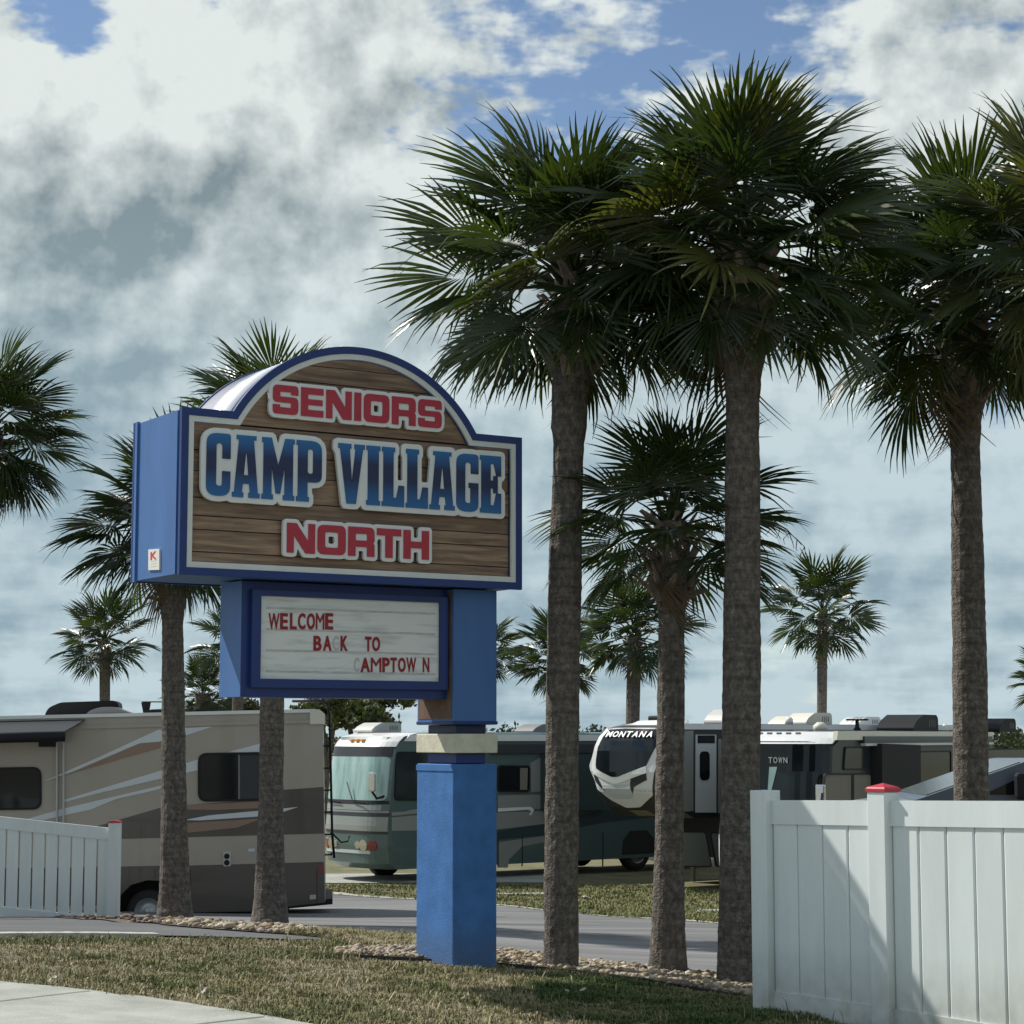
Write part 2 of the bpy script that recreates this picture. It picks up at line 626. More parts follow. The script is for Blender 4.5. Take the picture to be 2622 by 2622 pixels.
def prism_data(loops, pl, c0, c1):
    """solid between c0 and c1 (c1 nearer the viewer) of a 2D shape with holes"""
    pl3 = [[Vector((x, y, 0)) for x, y in lp] for lp in loops]
    tri = geometry.tessellate_polygon(pl3)
    flat = [p for lp in loops for p in lp]
    n = len(flat)
    v = [pl.P(x, y, c1) for x, y in flat] + [pl.P(x, y, c0) for x, y in flat]
    f = []
    for a, b, c in tri:
        A, B, C = flat[a], flat[b], flat[c]
        s = (B[0] - A[0]) * (C[1] - A[1]) - (B[1] - A[1]) * (C[0] - A[0])
        if abs(s) < 1e-12:
            continue
        if s < 0:
            b, c = c, b
        f.append((a, b, c))
        f.append((a + n, c + n, b + n))
    k = 0
    for li, lp in enumerate(loops):
        m = len(lp)
        ar = sum(lp[i][0] * lp[(i + 1) % m][1] - lp[(i + 1) % m][0] * lp[i][1] for i in range(m))
        ccw = (ar > 0) == (li == 0)
        for i in range(m):
            i2 = (i + 1) % m
            a, b = k + i, k + i2
            f.append((a, a + n, b + n, b) if ccw else (b, b + n, a + n, a))
        k += m
    return v, f


def prism(name, loops, pl, c0, c1, m, parent=None, smooth=False):
    if not isinstance(loops[0][0], (tuple, list)):
        loops = [loops]
    v, f = prism_data(loops, pl, c0, c1)
    return obj(name, v, f, m, parent, smooth)


def box(name, c, size, m, parent=None, rot=None, bevel=0.0, seg=2):
    bm = bmesh.new()
    bmesh.ops.create_cube(bm, size=1.0)
    bmesh.ops.scale(bm, vec=size, verts=bm.verts)
    if bevel > 0:
        bmesh.ops.bevel(bm, geom=bm.edges[:], offset=bevel, segments=seg, affect='EDGES', profile=0.5)
    if rot is not None:
        bmesh.ops.rotate(bm, cent=(0, 0, 0), matrix=rot, verts=bm.verts)
    bmesh.ops.translate(bm, vec=c, verts=bm.verts)
    return bmobj(name, bm, m, parent)


def bmobj(name, bm, m, parent=None, smooth=False):
    me = bpy.data.meshes.new(name)
    bm.to_mesh(me)
    bm.free()
    me.materials.append(MAT[m] if isinstance(m, str) else m)
    if smooth:
        me.polygons.foreach_set('use_smooth', [True] * len(me.polygons))
    o = bpy.data.objects.new(name, me)
    COL.objects.link(o)
    put(o, parent)
    return o


def tube(name, pts, r, m, parent=None, n=8):
    pts = [Vector(p) for p in pts]
    rs = r if isinstance(r, (list, tuple)) else [r] * len(pts)
    v, f = [], []
    for i, p in enumerate(pts):
        d = (pts[min(i + 1, len(pts) - 1)] - pts[max(i - 1, 0)]).normalized()
        a = d.cross(Vector((0, 0, 1)) if abs(d.z) < 0.9 else Vector((1, 0, 0))).normalized()
        b = d.cross(a)
        for k in range(n):
            t = 2 * math.pi * k / n
            v.append(p + (a * math.cos(t) + b * math.sin(t)) * rs[i])
    for i in range(len(pts) - 1):
        for k in range(n):
            k2 = (k + 1) % n
            f.append((i * n + k, i * n + k2, (i + 1) * n + k2, (i + 1) * n + k))
    f.append(tuple(reversed(range(n))))
    f.append(tuple((len(pts) - 1) * n + k for k in range(n)))
    return obj(name, v, f, m, parent, True)


def round_poly(pts, r, seg=5):
    """round the corners whose radius is given (r: number or dict index -> radius)"""
    out = []
    n = len(pts)
    for i, p in enumerate(pts):
        rad = r.get(i, 0) if isinstance(r, dict) else r
        if rad <= 0:
            out.append(tuple(p))
            continue
        P, A, B = Vector(p), Vector(pts[i - 1]), Vector(pts[(i + 1) % n])
        da, db = (A - P), (B - P)
        q = min(rad, da.length * 0.49, db.length * 0.49)
        s, e = P + da.normalized() * q, P + db.normalized() * q
        for k in range(seg + 1):
            t = k / seg
            out.append(tuple((s * (1 - t) ** 2 + P * 2 * t * (1 - t) + e * t * t)))
    return out


def rrect(x0, y0, x1, y1, r, seg=5):
    return round_poly([(x0, y0), (x1, y0), (x1, y1), (x0, y1)], r, seg)


# ------------------------------------------------------------------ terrain
def _sp(t, s=1.2):
    return s * math.log1p(math.exp(-abs(t) / s)) + max(t, 0)


def terr(x, y):
    g = -0.067 * (_sp(y - 17.3) - _sp(y - 40.8, 2.0))
    fade = 1.0 if y < 19 else max(0.15, 1 - (y - 19) / 14.0)
    k = -0.07 * 5.0 * math.tanh((x + 0.4) / 5.0) * fade
    b = 0.05 * noise.noise((x * 0.35, y * 0.35, 1.7)) * (1.0 if y < 45 else 0.3)
    return g + k + b


def gp(px, py, lift=0.0):
    r = ray(px, py)
    d, hit = 6.0, None
    while d < 900:
        p = Vector((0, 0, CAMZ)) + r * d
        if p.z <= terr(p.x, p.y) + lift:
            hit = d
            break
        d *= 1.004
    d0, d1 = d / 1.004, d
    for _ in range(18):
        m = (d0 + d1) / 2
        p = Vector((0, 0, CAMZ)) + r * m
        if p.z <= terr(p.x, p.y) + lift:
            d1 = m
        else:
            d0 = m
    return Vector((0, 0, CAMZ)) + r * d1


def resample(pts, n):
    pts = [Vector(p) for p in pts]
    L = [0]
    for a, b in zip(pts, pts[1:]):
        L.append(L[-1] + (b - a).length)
    out = []
    j = 0
    for i in range(n):
        t = L[-1] * i / (n - 1)
        while j < len(pts) - 2 and L[j + 1] < t:
            j += 1
        s = (t - L[j]) / max(1e-6, L[j + 1] - L[j])
        out.append(pts[j].lerp(pts[j + 1], s))
    return out


def ribbon(name, ea, eb, m, lift, n=60, k=14, kind='structure', parent=None, jag=0.0):
    """sheet between two edges given in plan (x, y), draped on the terrain"""
    A = resample([(p[0], p[1], 0) for p in ea], n)
    B = resample([(p[0], p[1], 0) for p in eb], n)
    if jag:
        for i, p in enumerate(A):
            p.x += jag * noise.noise((i * 0.9, 3.3, 0))
            p.y += jag * noise.noise((i * 0.9, 8.3, 0))
    v, f = [], []
    for i in range(n):
        for j in range(k):
            p = A[i].lerp(B[i], j / (k - 1))
            v.append((p.x, p.y, terr(p.x, p.y) + lift))
    for i in range(n - 1):
        for j in range(k - 1):
            a = i * k + j
            f.append((a, a + 1, a + k + 1, a + k))
    o = obj(name, v, f, m, parent, True)
    # faces up
    if o.data.polygons[0].normal.z < 0:
        o.data.flip_normals()
    if parent is None:
        tag(o, kind=kind)
    return o


def build_ground():
    xs = [-1500, -700, -300, -120, -60, -40] + list(np.arange(-30, 30.1, 0.6)) + [40, 60, 120, 300, 700, 1500]
    ys = [-300, -60, -10] + list(np.arange(0, 62, 0.6)) + [70, 85, 110, 160, 260, 450, 900, 1800, 4000]
    v = [(x, y, terr(x, y)) for y in ys for x in xs]
    nx = len(xs)
    f = [(j * nx + i, j * nx + i + 1, (j + 1) * nx + i + 1, (j + 1) * nx + i) for j in range(len(ys) - 1) for i in range(nx - 1)]
    o = obj('ground', v, f, None, None, True)
    o.data.materials.append(MAT['lawn_soil'])
    o.data.materials.append(MAT['far_grass'])
    for p in o.data.polygons:
        if p.center.y > 36:
            p.material_index = 1
    tag(o, kind='structure')


build_ground()
G = lambda x, y: gp(x, y)

# concrete sidewalk, near left
e0, e1 = G(0, 2521), G(735, 2622)
dd = (e1 - e0)
dd.z = 0
dd.normalize()
pp = Vector((-dd.y, dd.x, 0))
if pp.y > 0:
    pp = -pp
sa, sb = e0 - dd * 25, e0 + dd * 22
SW_EDGE = (e0.copy(), dd.copy(), pp.copy())
walk = ribbon('sidewalk', [sa, sb], [sa + pp * 1.9, sb + pp * 1.9], 'concrete', 0.03, 260, 8, jag=0.07)
for k in range(-2, 5):
    q = e0 + dd * (0.9 + 1.5 * k)
    ribbon('expansion_joint', [q + pp * .06, q + pp * 1.86], [q + dd * .014 + pp * .06, q + dd * .014 + pp * 1.86], 'joint_dark', 0.034, 12, 2, parent=walk)
# roadway on the camera's side
ribbon('main_road', [sa + pp * 3.4, sb + pp * 3.4], [sa + pp * 14, sb + pp * 14], 'asphalt', 0.012, 60, 10)

# entrance drive, left, and the inner road across the middle
drive_near = [G(-500, 2396), G(0, 2397), G(250, 2397), G(400, 2400), G(560, 2403), G(725, 2409), G(932, 2415)]
drive_far = [G(-500, 2335), G(0, 2339), G(130, 2345), G(270, 2358), G(420, 2371), G(520, 2380), G(932, 2409)]
ribbon('entrance_drive', drive_near, drive_far, 'asphalt_dark', 0.018, 70, 20)
road_near = [G(250, 2366), G(560, 2366), G(725, 2374), G(860, 2384), G(1060, 2402), G(1300, 2436), G(1480, 2463), G(1650, 2480), G(1850, 2503), G(2100, 2530), G(2500, 2560)]
road_far = [G(60, 2274), G(500, 2274), G(840, 2288), G(1050, 2305), G(1290, 2321), G(1480, 2341), G(1660, 2355), G(1850, 2368), G(2100, 2372), G(2622, 2376)]
ribbon('inner_road', road_near, road_far, 'asphalt', 0.014, 90, 30)
# pale worn road edge and concrete pads by the parked coaches
ribbon('road_edge', road_far, [p + Vector((0, 0.35, 0)) for p in road_far], 'kerb', 0.024, 90, 3)
ribbon('parking_pad', [G(700, 2262), G(1060, 2262), G(1400, 2262)], [G(700, 2240), G(1060, 2238), G(1400, 2236)], 'concrete', 0.02, 20, 6)
ribbon('parking_pad', [G(1275, 2293), G(1400, 2293)], [G(1275, 2289), G(1400, 2288)], 'concrete', 0.03, 10, 4)
ribbon('parking_pad', [G(1780, 2338), G(1860, 2338), G(2000, 2338)], [G(1780, 2333), G(1860, 2331), G(2000, 2331)], 'concrete', 0.03, 10, 4)
# planting strips
bed_near = [G(870, 2452), G(960, 2457), G(1060, 2462), G(1160, 2470), G(1270, 2474), G(1480, 2494), G(1640, 2514), G(1800, 2542), G(1960, 2566)]
bed_far = [G(870, 2438), G(960, 2434), G(1060, 2432), G(1160, 2432), G(1290, 2437), G(1480, 2464), G(1650, 2482), G(1850, 2506), G(1990, 2522)]
ribbon('gravel_bed', bed_near, bed_far, 'pebble_bed', 0.026, 80, 8)
lb_near = [G(-300, 2342), G(0, 2342), G(130, 2348), G(270, 2361), G(420, 2374), G(520, 2383), G(700, 2396), G(840, 2404)]
lb_far = [G(-300, 2312), G(0, 2312), G(130, 2322), G(300, 2340), G(420, 2357), G(520, 2366), G(700, 2374), G(840, 2388)]
ribbon('mulch_bed', lb_near, lb_far, 'mulch', 0.032, 70, 8)


def strip_solid(name, pts, w, h, m, label=None, cat=None, lift=0.0, kind=None):
    """narrow upright strip along a ground line"""
    P = resample([(p[0], p[1], 0) for p in pts], 70)
    v, f = [], []
    for i, p in enumerate(P):
        d = (P[min(i + 1, 69)] - P[max(i - 1, 0)]).normalized()
        s = Vector((-d.y, d.x, 0)) * w / 2
        z = terr(p.x, p.y) + lift
        wob = 0.004 * noise.noise((i * 0.4, 1.1, 0))
        for q, zz in ((p - s, z - 0.05), (p - s, z + h + wob), (p + s, z + h + wob), (p + s, z - 0.05)):
            v.append((q.x, q.y, zz))
    for i in range(69):
        for k in range(4):
            f.append((i * 4 + k, i * 4 + (k + 1) % 4, (i + 1) * 4 + (k + 1) % 4, (i + 1) * 4 + k))
    f += [(3, 2, 1, 0), (276, 277, 278, 279)]
    o = obj(name, v, f, m)
    bm = bmesh.new()
    bm.from_mesh(o.data)
    bmesh.ops.recalc_face_normals(bm, faces=bm.faces)
    bm.to_mesh(o.data)
    bm.free()
    tag(o, label, cat, kind=kind)
    return o


strip_solid('landscape_edging', [G(820, 2450), G(900, 2455)] + bed_near[1:], 0.02, 0.035, 'edging',
            'black lawn edging strip bordering the pebble bed at the blue pole', 'edging')
strip_solid('kerb', [G(-300, 2403), G(0, 2403), G(250, 2402), G(400, 2404)], 0.16, 0.05, 'kerb',
            kind='structure')

# ------------------------------------------------------------------ the sign
def glyphs():
    E = {}

    def a(ch, w, loops, rad=None):
        E[ch] = (w, loops, rad or {})
    s = 0.31
    w = 1.12
    a('S', w, [[(0, 0), (w, 0), (w, .6), (s, .6), (s, .77), (w - s, .77), (w - s, .68), (w, .68), (w, 1), (0, 1), (0, .4), (w - s, .4), (w - s, .23), (s, .23), (s, .32), (0, .32)]],
      {0: .2, 1: .2, 2: .2, 8: .2, 9: .2, 10: .2, 3: .05, 4: .05, 11: .05, 12: .05})
    a('E', 1.0, [[(0, 0), (1, 0), (1, .23), (s, .23), (s, .4), (.96, .4), (.96, .6), (s, .6), (s, .77), (1, .77), (1, 1), (0, 1)]])
    w = 1.16
    a('N', w, [[(0, 0), (s * .9, 0), (s * .9, .6), (w - s * 1.25, 0), (w, 0), (w, 1), (w - s * .9, 1), (w - s * .9, .4), (s * 1.25, 1), (0, 1)]])
    a('I', s, [[(0, 0), (s, 0), (s, 1), (0, 1)]])
    w = 1.18
    a('O', w, [rrect(0, 0, w, 1, .24), rrect(s, .24, w - s, .76, .08)])
    w = 1.12
    a('R', w, [round_poly([(0, 0), (s, 0), (s, .32), (w - s, .32), (w - s, 0), (w, 0), (w, .40), (w - .06, .46), (w, .54), (w, 1), (0, 1)], {9: .22, 3: .06, 7: .05}),
               rrect(s, .54, w - s, .77, .05)])
    w = 1.05
    a('T', w, [[(w / 2 - s / 2, 0), (w / 2 + s / 2, 0), (w / 2 + s / 2, .76), (w, .76), (w, 1), (0, 1), (0, .76), (w / 2 - s / 2, .76)]])
    w = 1.12
    a('H', w, [[(0, 0), (s, 0), (s, .38), (w - s, .38), (w - s, 0), (w, 0), (w, 1), (w - s, 1), (w - s, .61), (s, .61), (s, 1), (0, 1)]])
    C = {}

    def b(ch, w, loops, rad=None):
        C[ch] = (w, loops, rad or {})
    w = .37
    b('C', w, [[(0, 0), (w, 0), (w, .40), (w - .125, .40), (w - .125, .16), (.15, .16), (.15, .84), (w - .125, .84), (w - .125, .60), (w, .60), (w, 1), (0, 1)]],
      {0: .16, 1: .16, 10: .05, 11: .16, 4: .05, 5: .05, 6: .05, 7: .05})
    w = .43
    b('A', w, [[(0, 0), (.175, 0), (.175, .08), (.15, .08), (.165, .22), (w - .165, .22), (w - .15, .08), (w - .175, .08), (w - .175, 0), (w, 0), (w, .08), (w - .03, .08),
                (w - .10, .93), (w - .06, .93), (w - .06, 1), (.06, 1), (.06, .93), (.10, .93), (.03, .08), (0, .08)],
               [(.178, .36), (w - .178, .36), (w / 2 + .008, .72), (w / 2 - .008, .72)]])
    w = .52
    b('M', w, [[(0, 0), (.18, 0), (.18, .08), (.155, .08), (.155, .56), (w / 2 - .035, .10), (w / 2 + .035, .10), (w - .155, .56), (w - .155, .08), (w - .18, .08), (w - .18, 0),
                (w, 0), (w, .08), (w - .025, .08), (w - .025, .92), (w, .92), (w, 1), (w - .15, 1), (w / 2, .55), (.15, 1), (0, 1), (0, .92), (.025, .92), (.025, .08), (0, .08)]])
    w = .41
    b('P', w, [round_poly([(0, 0), (.205, 0), (.205, .08), (.18, .08), (.18, .32), (w, .32), (w, 1), (0, 1), (0, .92), (.025, .92), (.025, .08), (0, .08)], {5: .17, 6: .17}),
               rrect(.18, .46, w - .14, .86, .04)])
    w = .43
    b('V', w, [[(w / 2 - .075, 0), (w / 2 + .075, 0), (w - .03, .92), (w, .92), (w, 1), (w - .17, 1), (w - .17, .92), (w - .15, .92), (w / 2 + .008, .34), (.185, .92), (.21, .92), (.21, 1),
                (0, 1), (0, .92), (.03, .92)]])
    w = .225
    b('I', w, [[(0, 0), (w, 0), (w, .08), (w - .025, .08), (w - .025, .92), (w, .92), (w, 1), (0, 1), (0, .92), (.025, .92), (.025, .08), (0, .08)]])
    w = .37
    b('L', w, [[(0, 0), (w, 0), (w, .36), (w - .09, .36), (w - .13, .15), (.19, .15), (.19, .92), (.215, .92), (.215, 1), (0, 1), (0, .92), (.025, .92), (.025, .08), (0, .08)]])
    w = .38
    b('G', w, [[(0, 0), (w, 0), (w, .50), (w * .56, .50), (w * .56, .41), (w - .135, .41), (w - .135, .15), (.15, .15), (.15, .85), (w - .13, .85), (w - .13, .66), (w, .66), (w, 1), (0, 1)]],
      {0: .16, 1: .14, 12: .07, 13: .16, 7: .05, 8: .05, 9: .05})
    w = .37
    b('E', w, [[(0, 0), (w, 0), (w, .35), (w - .085, .35), (w - .125, .14), (.185, .14), (.185, .43), (w - .135, .43), (w - .135, .35), (w - .06, .35), (w - .06, .65), (w - .135, .65),
                (w - .135, .57), (.185, .57), (.185, .86), (w - .125, .86), (w - .085, .65), (w, .65), (w, 1), (0, 1), (0, .92), (.025, .92), (.025, .08), (0, .08)]])
    return E, C


EXT, SLAB = glyphs()


def layout(word, font, gap, a0, a1, b0, b1):
    """letter outlines of a word fitted into a box of the sign face"""
    x = 0
    out = []
    for ch in word:
        w, loops, rad = font[ch]
        ls = []
        for i, lp in enumerate(loops):
            q = round_poly(lp, rad) if (i == 0 and rad) else lp
            ls.append([(px + x, py) for px, py in q])
        out.append(ls)
        x += w + gap
    tot = x - gap
    k = (a1 - a0) / tot
    return [[[(a0 + px * k, b0 + py * (b1 - b0)) for px, py in lp] for lp in ls] for ls in out]


def inside(px, py, lp):
    n = len(lp)
    c = np.zeros(px.shape, bool)
    for i in range(n):
        x1, y1 = lp[i]
        x2, y2 = lp[(i + 1) % n]
        if y1 == y2:
            continue
        t = ((y1 > py) != (y2 > py)) & (px < (x2 - x1) * (py - y1) / (y2 - y1) + x1)
        c ^= t
    return c


def outline(letters, off, step=0.012):
    """contours of the union of the letters grown by off (marching squares on a distance field)"""
    pts = [p for ls in letters for lp in ls for p in lp]
    x0, x1 = min(p[0] for p in pts) - off * 2, max(p[0] for p in pts) + off * 2
    y0, y1 = min(p[1] for p in pts) - off * 2, max(p[1] for p in pts) + off * 2
    gx, gy = np.arange(x0, x1, step), np.arange(y0, y1, step)
    X, Y = np.meshgrid(gx, gy)
    D = np.full(X.shape, 9.0)
    ins = np.zeros(X.shape, bool)
    for ls in letters:
        k = np.zeros(X.shape, bool)
        for lp in ls:
            k ^= inside(X, Y, lp)
            n = len(lp)
            for i in range(n):
                ax, ay = lp[i]
                bx, by = lp[(i + 1) % n]
                dx, dy = bx - ax, by - ay
                l2 = dx * dx + dy * dy
                if l2 < 1e-12:
                    continue
                t = np.clip(((X - ax) * dx + (Y - ay) * dy) / l2, 0, 1)
                D = np.minimum(D, np.hypot(X - ax - t * dx, Y - ay - t * dy))
        ins |= k
    Fd = np.where(ins, -D, D) - off
    segs = {}

    def ip(i, j, i2, j2):
        a, b = Fd[j, i], Fd[j2, i2]
        t = a / (a - b)
        return (round(gx[i] + (gx[i2] - gx[i]) * t, 6), round(gy[j] + (gy[j2] - gy[j]) * t, 6))
    ny, nx = Fd.shape
    S_ = Fd < 0
    for j in range(ny - 1):
        for i in range(nx - 1):
            c = (S_[j, i], S_[j, i + 1], S_[j + 1, i + 1], S_[j + 1, i])
            if all(c) or not any(c):
                continue
            cor = [(i, j), (i + 1, j), (i + 1, j + 1), (i, j + 1)]
            ent, ext = [], []
            for k in range(4):
                A, B = cor[k], cor[(k + 1) % 4]
                if c[k] and not c[(k + 1) % 4]:
                    ext.append(ip(*A, *B))
                elif not c[k] and c[(k + 1) % 4]:
                    ent.append(ip(*A, *B))
            for p, q in zip(ext, ent):
                segs[p] = q
    loops = []
    while segs:
        st = next(iter(segs))
        lp = [st]
        q = segs.pop(st)
        while q != st and q in segs:
            lp.append(q)
            q = segs.pop(q)
        if len(lp) > 8:
            loops.append(lp)

    def simp(lp, tol=0.0022):
        keep = []
        n = len(lp)
        i = 0
        while i < n:
            keep.append(lp[i])
            j = i + 1
            while j < n - 1 and j - i < 40:
                A, B = Vector(lp[i]), Vector(lp[j + 1])
                d = B - A
                L = d.length or 1
                if max(abs((Vector(p) - A).cross(d)) / L for p in lp[i + 1:j + 1]) > tol:
                    break
                j += 1
            i = j
        return keep
    return [simp(l) for l in loops]


def area(lp):
    return 0.5 * sum(lp[i][0] * lp[(i + 1) % len(lp)][1] - lp[(i + 1) % len(lp)][0] * lp[i][1] for i in range(len(lp)))


def backing(name, letters, off, pl, c0, c1, m, parent):
    loops = outline(letters, off)
    big = [l for l in loops if abs(area(l)) > 0.02]
    outer = sorted(loops, key=lambda l: -abs(area(l)))
    main = outer[0]
    sgn = area(main) > 0
    outs = [l for l in outer if (area(l) > 0) == sgn]
    holes = [l for l in outer if (area(l) > 0) != sgn and abs(area(l)) > 0.0004]
    V_, F_ = [], []
    for o in outs:
        hs = [h for h in holes if bool(inside(np.array([h[0][0]]), np.array([h[0][1]]), o)[0])]
        o2 = o if area(o) > 0 else o[::-1]
        v, f = prism_data([o2] + hs, pl, c0, c1)
        k = len(V_)
        V_ += v
        F_ += [tuple(i + k for i in q) for q in f]
    return obj(name, V_, F_, m, parent)


def text_part(ch, pl, a0, b0, a1, b1, c0, c1, m, parent, name='letter', fat=0.0, mirror=False):
    cu = bpy.data.curves.new('t', 'FONT')
    cu.body = ch
    cu.offset = fat
    cu.resolution_u = 3
    tmp = bpy.data.objects.new('t', cu)
    COL.objects.link(tmp)
    dg = bpy.context.evaluated_depsgraph_get()
    me = bpy.data.meshes.new_from_object(tmp.evaluated_get(dg))
    bpy.data.objects.remove(tmp)
    bpy.data.curves.remove(cu)
    co = np.empty(len(me.vertices) * 3)
    me.vertices.foreach_get('co', co)
    co = co.reshape(-1, 3)
    lo, hi = co.min(0), co.max(0)
    vs = []
    for x, y, z in co:
        a = a0 + (x - lo[0]) / max(1e-6, hi[0] - lo[0]) * (a1 - a0)
        b = b0 + (y - lo[1]) / max(1e-6, hi[1] - lo[1]) * (b1 - b0)
        vs.append(pl.P(a, b, c1))
    fs = []
    for p in me.polygons:
        f = tuple(p.vertices)
        n_ = (vs[f[1]] - vs[f[0]]).cross(vs[f[2]] - vs[f[0]])
        fs.append(f if n_.dot(pl.n) > 0 else f[::-1])
    # thickness
    n = len(vs)
    edges = {}
    for f in fs:
        for i in range(len(f)):
            edges[(f[i], f[(i + 1) % len(f)])] = 1
    vs2 = vs + [v - pl.n * (c1 - c0) for v in vs]
    fa = list(fs) + [tuple(i + n for i in f[::-1]) for f in fs]
    for (a, b) in edges:
        if (b, a) not in edges:
            fa.append((a, a + n, b + n, b))
    bpy.data.meshes.remove(me)
    return obj(name, vs2, fa, m, parent)


def build_sign():
    al = R(32)
    u, wv = Vector((math.cos(al), math.sin(al), 0)), Vector((-math.sin(al), math.cos(al), 0))
    o = at(457, 1471, 16.0)
    pl = Plane(o, u, (0, 0, 1))          # front face, a to the right, b up; n to the viewer
    base = pl.P(*pl.ab(1165, 2463, -0.4))
    a_r = (pl.ab(1335, 1300)[0])
    Wd = a_r
    Hh = 0.5 * (pl.ab(457, 1043.6)[1] + pl.ab(1334, 1112)[1] - pl.ab(1335, 1504)[1])
    rx = ray(338, 1270)
    Dp = (o.x - rx.x * o.y) / (math.sin(al) + rx.x * math.cos(al))
    sg = thing('roadside_sign', (0, 0, 0), 'large blue and wood camp village sign with arched top on a blue pole', 'sign')
    bz = pl.P(*pl.ab(1165, 2463), -0.4)
    sg.location = (bz.x, bz.y, terr(bz.x, bz.y))

    Z1 = lambda x, y: (300 + x * 0.56936, 850 + y * 0.56936)
    f = lambda x, y, c=0.0: pl.ab(*Z1(x, y), c)
    # profile with arch
    aL = f(522, 352)[0]
    aR = f(1612, 447)[0]
    top = f(1000, 60)[1]
    sh = Hh
    ch = (aR - aL) / 2
    sag = top - sh
    rad = (ch * ch + sag * sag) / (2 * sag)
    cx, cy = (aL + aR) / 2, top - rad
    th = math.asin(ch / rad)

    def profile(ins, n=110):
        """outline of the face moved inwards by ins"""
        r2 = rad - ins
        y2 = sh - ins
        t2 = math.acos(max(-1, min(1, (y2 - cy) / r2)))
        arc = [(cx + r2 * math.sin(t), cy + r2 * math.cos(t)) for t in np.linspace(t2, -t2, n)]
        return [(ins, ins), (Wd - ins, ins), (Wd - ins, y2)] + arc + [(ins, y2)]
    P0 = profile(0)
    FR = 0.062
    TR = 0.046
    # cabinet body (box with arched top), navy front rim
    v, fc = prism_data([profile(0.012)], pl, -Dp + 0.02, -0.105)
    body = obj('cabinet', v, fc, 'sign_blue', sg)
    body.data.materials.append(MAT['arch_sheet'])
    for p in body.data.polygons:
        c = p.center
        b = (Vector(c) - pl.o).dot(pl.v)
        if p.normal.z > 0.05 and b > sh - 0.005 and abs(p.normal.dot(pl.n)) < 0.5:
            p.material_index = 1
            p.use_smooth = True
    for c0, c1 in ((-0.03, 0.0), (-Dp, -Dp + 0.03)):
        prism('rim', [P0, profile(FR)], pl, c0, c1 + 0.012 if c1 == 0 else c1, 'sign_navy', sg)
    prism('trim', [profile(FR), profile(FR + TR)], pl, -0.018, 0.006, 'trim_white', sg)
    # side seam flange
    prism('side_flange', [(0.0, 0.0), (0.05, 0.0), (0.05, sh), (0.0, sh)], Plane(pl.P(0, 0, -Dp + 0.055), -wv.copy(), (0, 0, 1)), -0.02, 0.006, 'sign_blue', sg)
    # wood planks, clipped to the profile
    ins = FR + TR
    r2, y2 = rad - ins, sh - ins
    seam_px = [(360, 1045), (360, 985), (360, 885), (360, 822), (360, 740), (360, 620), (360, 525), (600, 445), (800, 375), (800, 255), (800, 185), (800, 132)]
    bs = [ins]
    for x, y in seam_px[:7]:
        bs.append(f(x, y)[1])
    bs.append(y2 + 0.01)
    for x, y in ((1000, 300), (1000, 235), (1000, 160)):
        bs.append(f(x, y)[1])
    bs.append(top - ins)
    bs = sorted(bs)

    def halfw(b):
        if b <= y2:
            return None
        q = r2 * r2 - (b - cy) ** 2
        return math.sqrt(max(q, 1e-6))
    rnd = random.Random(5)
    for i in range(len(bs) - 1):
        b0, b1 = bs[i] + 0.004, bs[i + 1] - 0.004
        if b1 - b0 < 0.01:
            continue
        if b1 <= y2 + 0.012:
            lp = [(ins + .002, b0), (Wd - ins - .002, b0), (Wd - ins - .002, min(b1, y2)), (ins + .002, min(b1, y2))]
        else:
            yy = np.linspace(b0, b1, 7)
            lp = [(cx - halfw(b) + .002, b) for b in yy[::-1]] + [(cx + halfw(b) - .002, b) for b in yy]
            lp = lp[::-1]
            lp = lp[::-1]
        prism('plank', lp, pl, -0.10, -0.045 + rnd.uniform(-.006, .006), 'sign_wood', sg)
    # words: (letters, box in zoom pixels, font)
    words = [('SENIORS', EXT, 0.13, (697, 245, 378), (1455, 303, 424), 'letter_red', 0.033),
             ('CAMP', SLAB, 0.032, (398, 455, 745), (916, 492, 758), 'letter_blue', 0.045),
             ('VILLAGE', SLAB, 0.03, (990, 506, 774), (1722, 556, 814), 'letter_blue', 0.045),
             ('NORTH', EXT, 0.11, (760, 862, 998), (1398, 893, 1020), 'letter_red', 0.033)]
    for wd, font, gap, (xl, tl, bl), (xr, tr, br), m, off in words:
        a0, a1 = f(xl, (tl + bl) / 2, .01)[0], f(xr, (tr + br) / 2, .01)[0]
        b0 = 0.5 * (f(xl, bl, .01)[1] + f(xr, br, .01)[1])
        b1 = 0.5 * (f(xl, tl, .01)[1] + f(xr, tr, .01)[1])
        ls = layout(wd, font, gap, a0, a1, b0, b1)
        bk = backing('letter_backing', ls, off, pl, -0.012, 0.020, 'letter_back', sg)
        for l in ls:
            o2 = [l[0] if area(l[0]) > 0 else l[0][::-1]] + l[1:]
            prism('letter', o2, pl, 0.0195, 0.030, m, bk)
    # sticker on the left side
    sp = Plane(pl.P(0, 0, -Dp), -wv, (0, 0, 1))   # facing left: a runs towards the front
    q = [(380, 1407), (408, 1405), (408, 1459), (380, 1460)]
    st = prism('sticker', [sp.ab(*p) for p in q], sp, -0.013, 0.0015, 'sticker_white', sg)
    a0, b0 = sp.ab(386, 1434)
    a1, b1 = sp.ab(402, 1411)
    text_part('K', sp, a0, b0, a1, b1, 0.0015, 0.004, 'sticker_red', st, fat=0.02)
    for yy in (1438, 1445, 1452):
        x0, y0 = sp.ab(386, yy)
        x1, y1 = sp.ab(402, yy - 3)
        prism('print_line', [(x0, y0), (x1, y0), (x1, y1), (x0, y1)], sp, 0.0015, 0.003, 'sticker_grey', st)

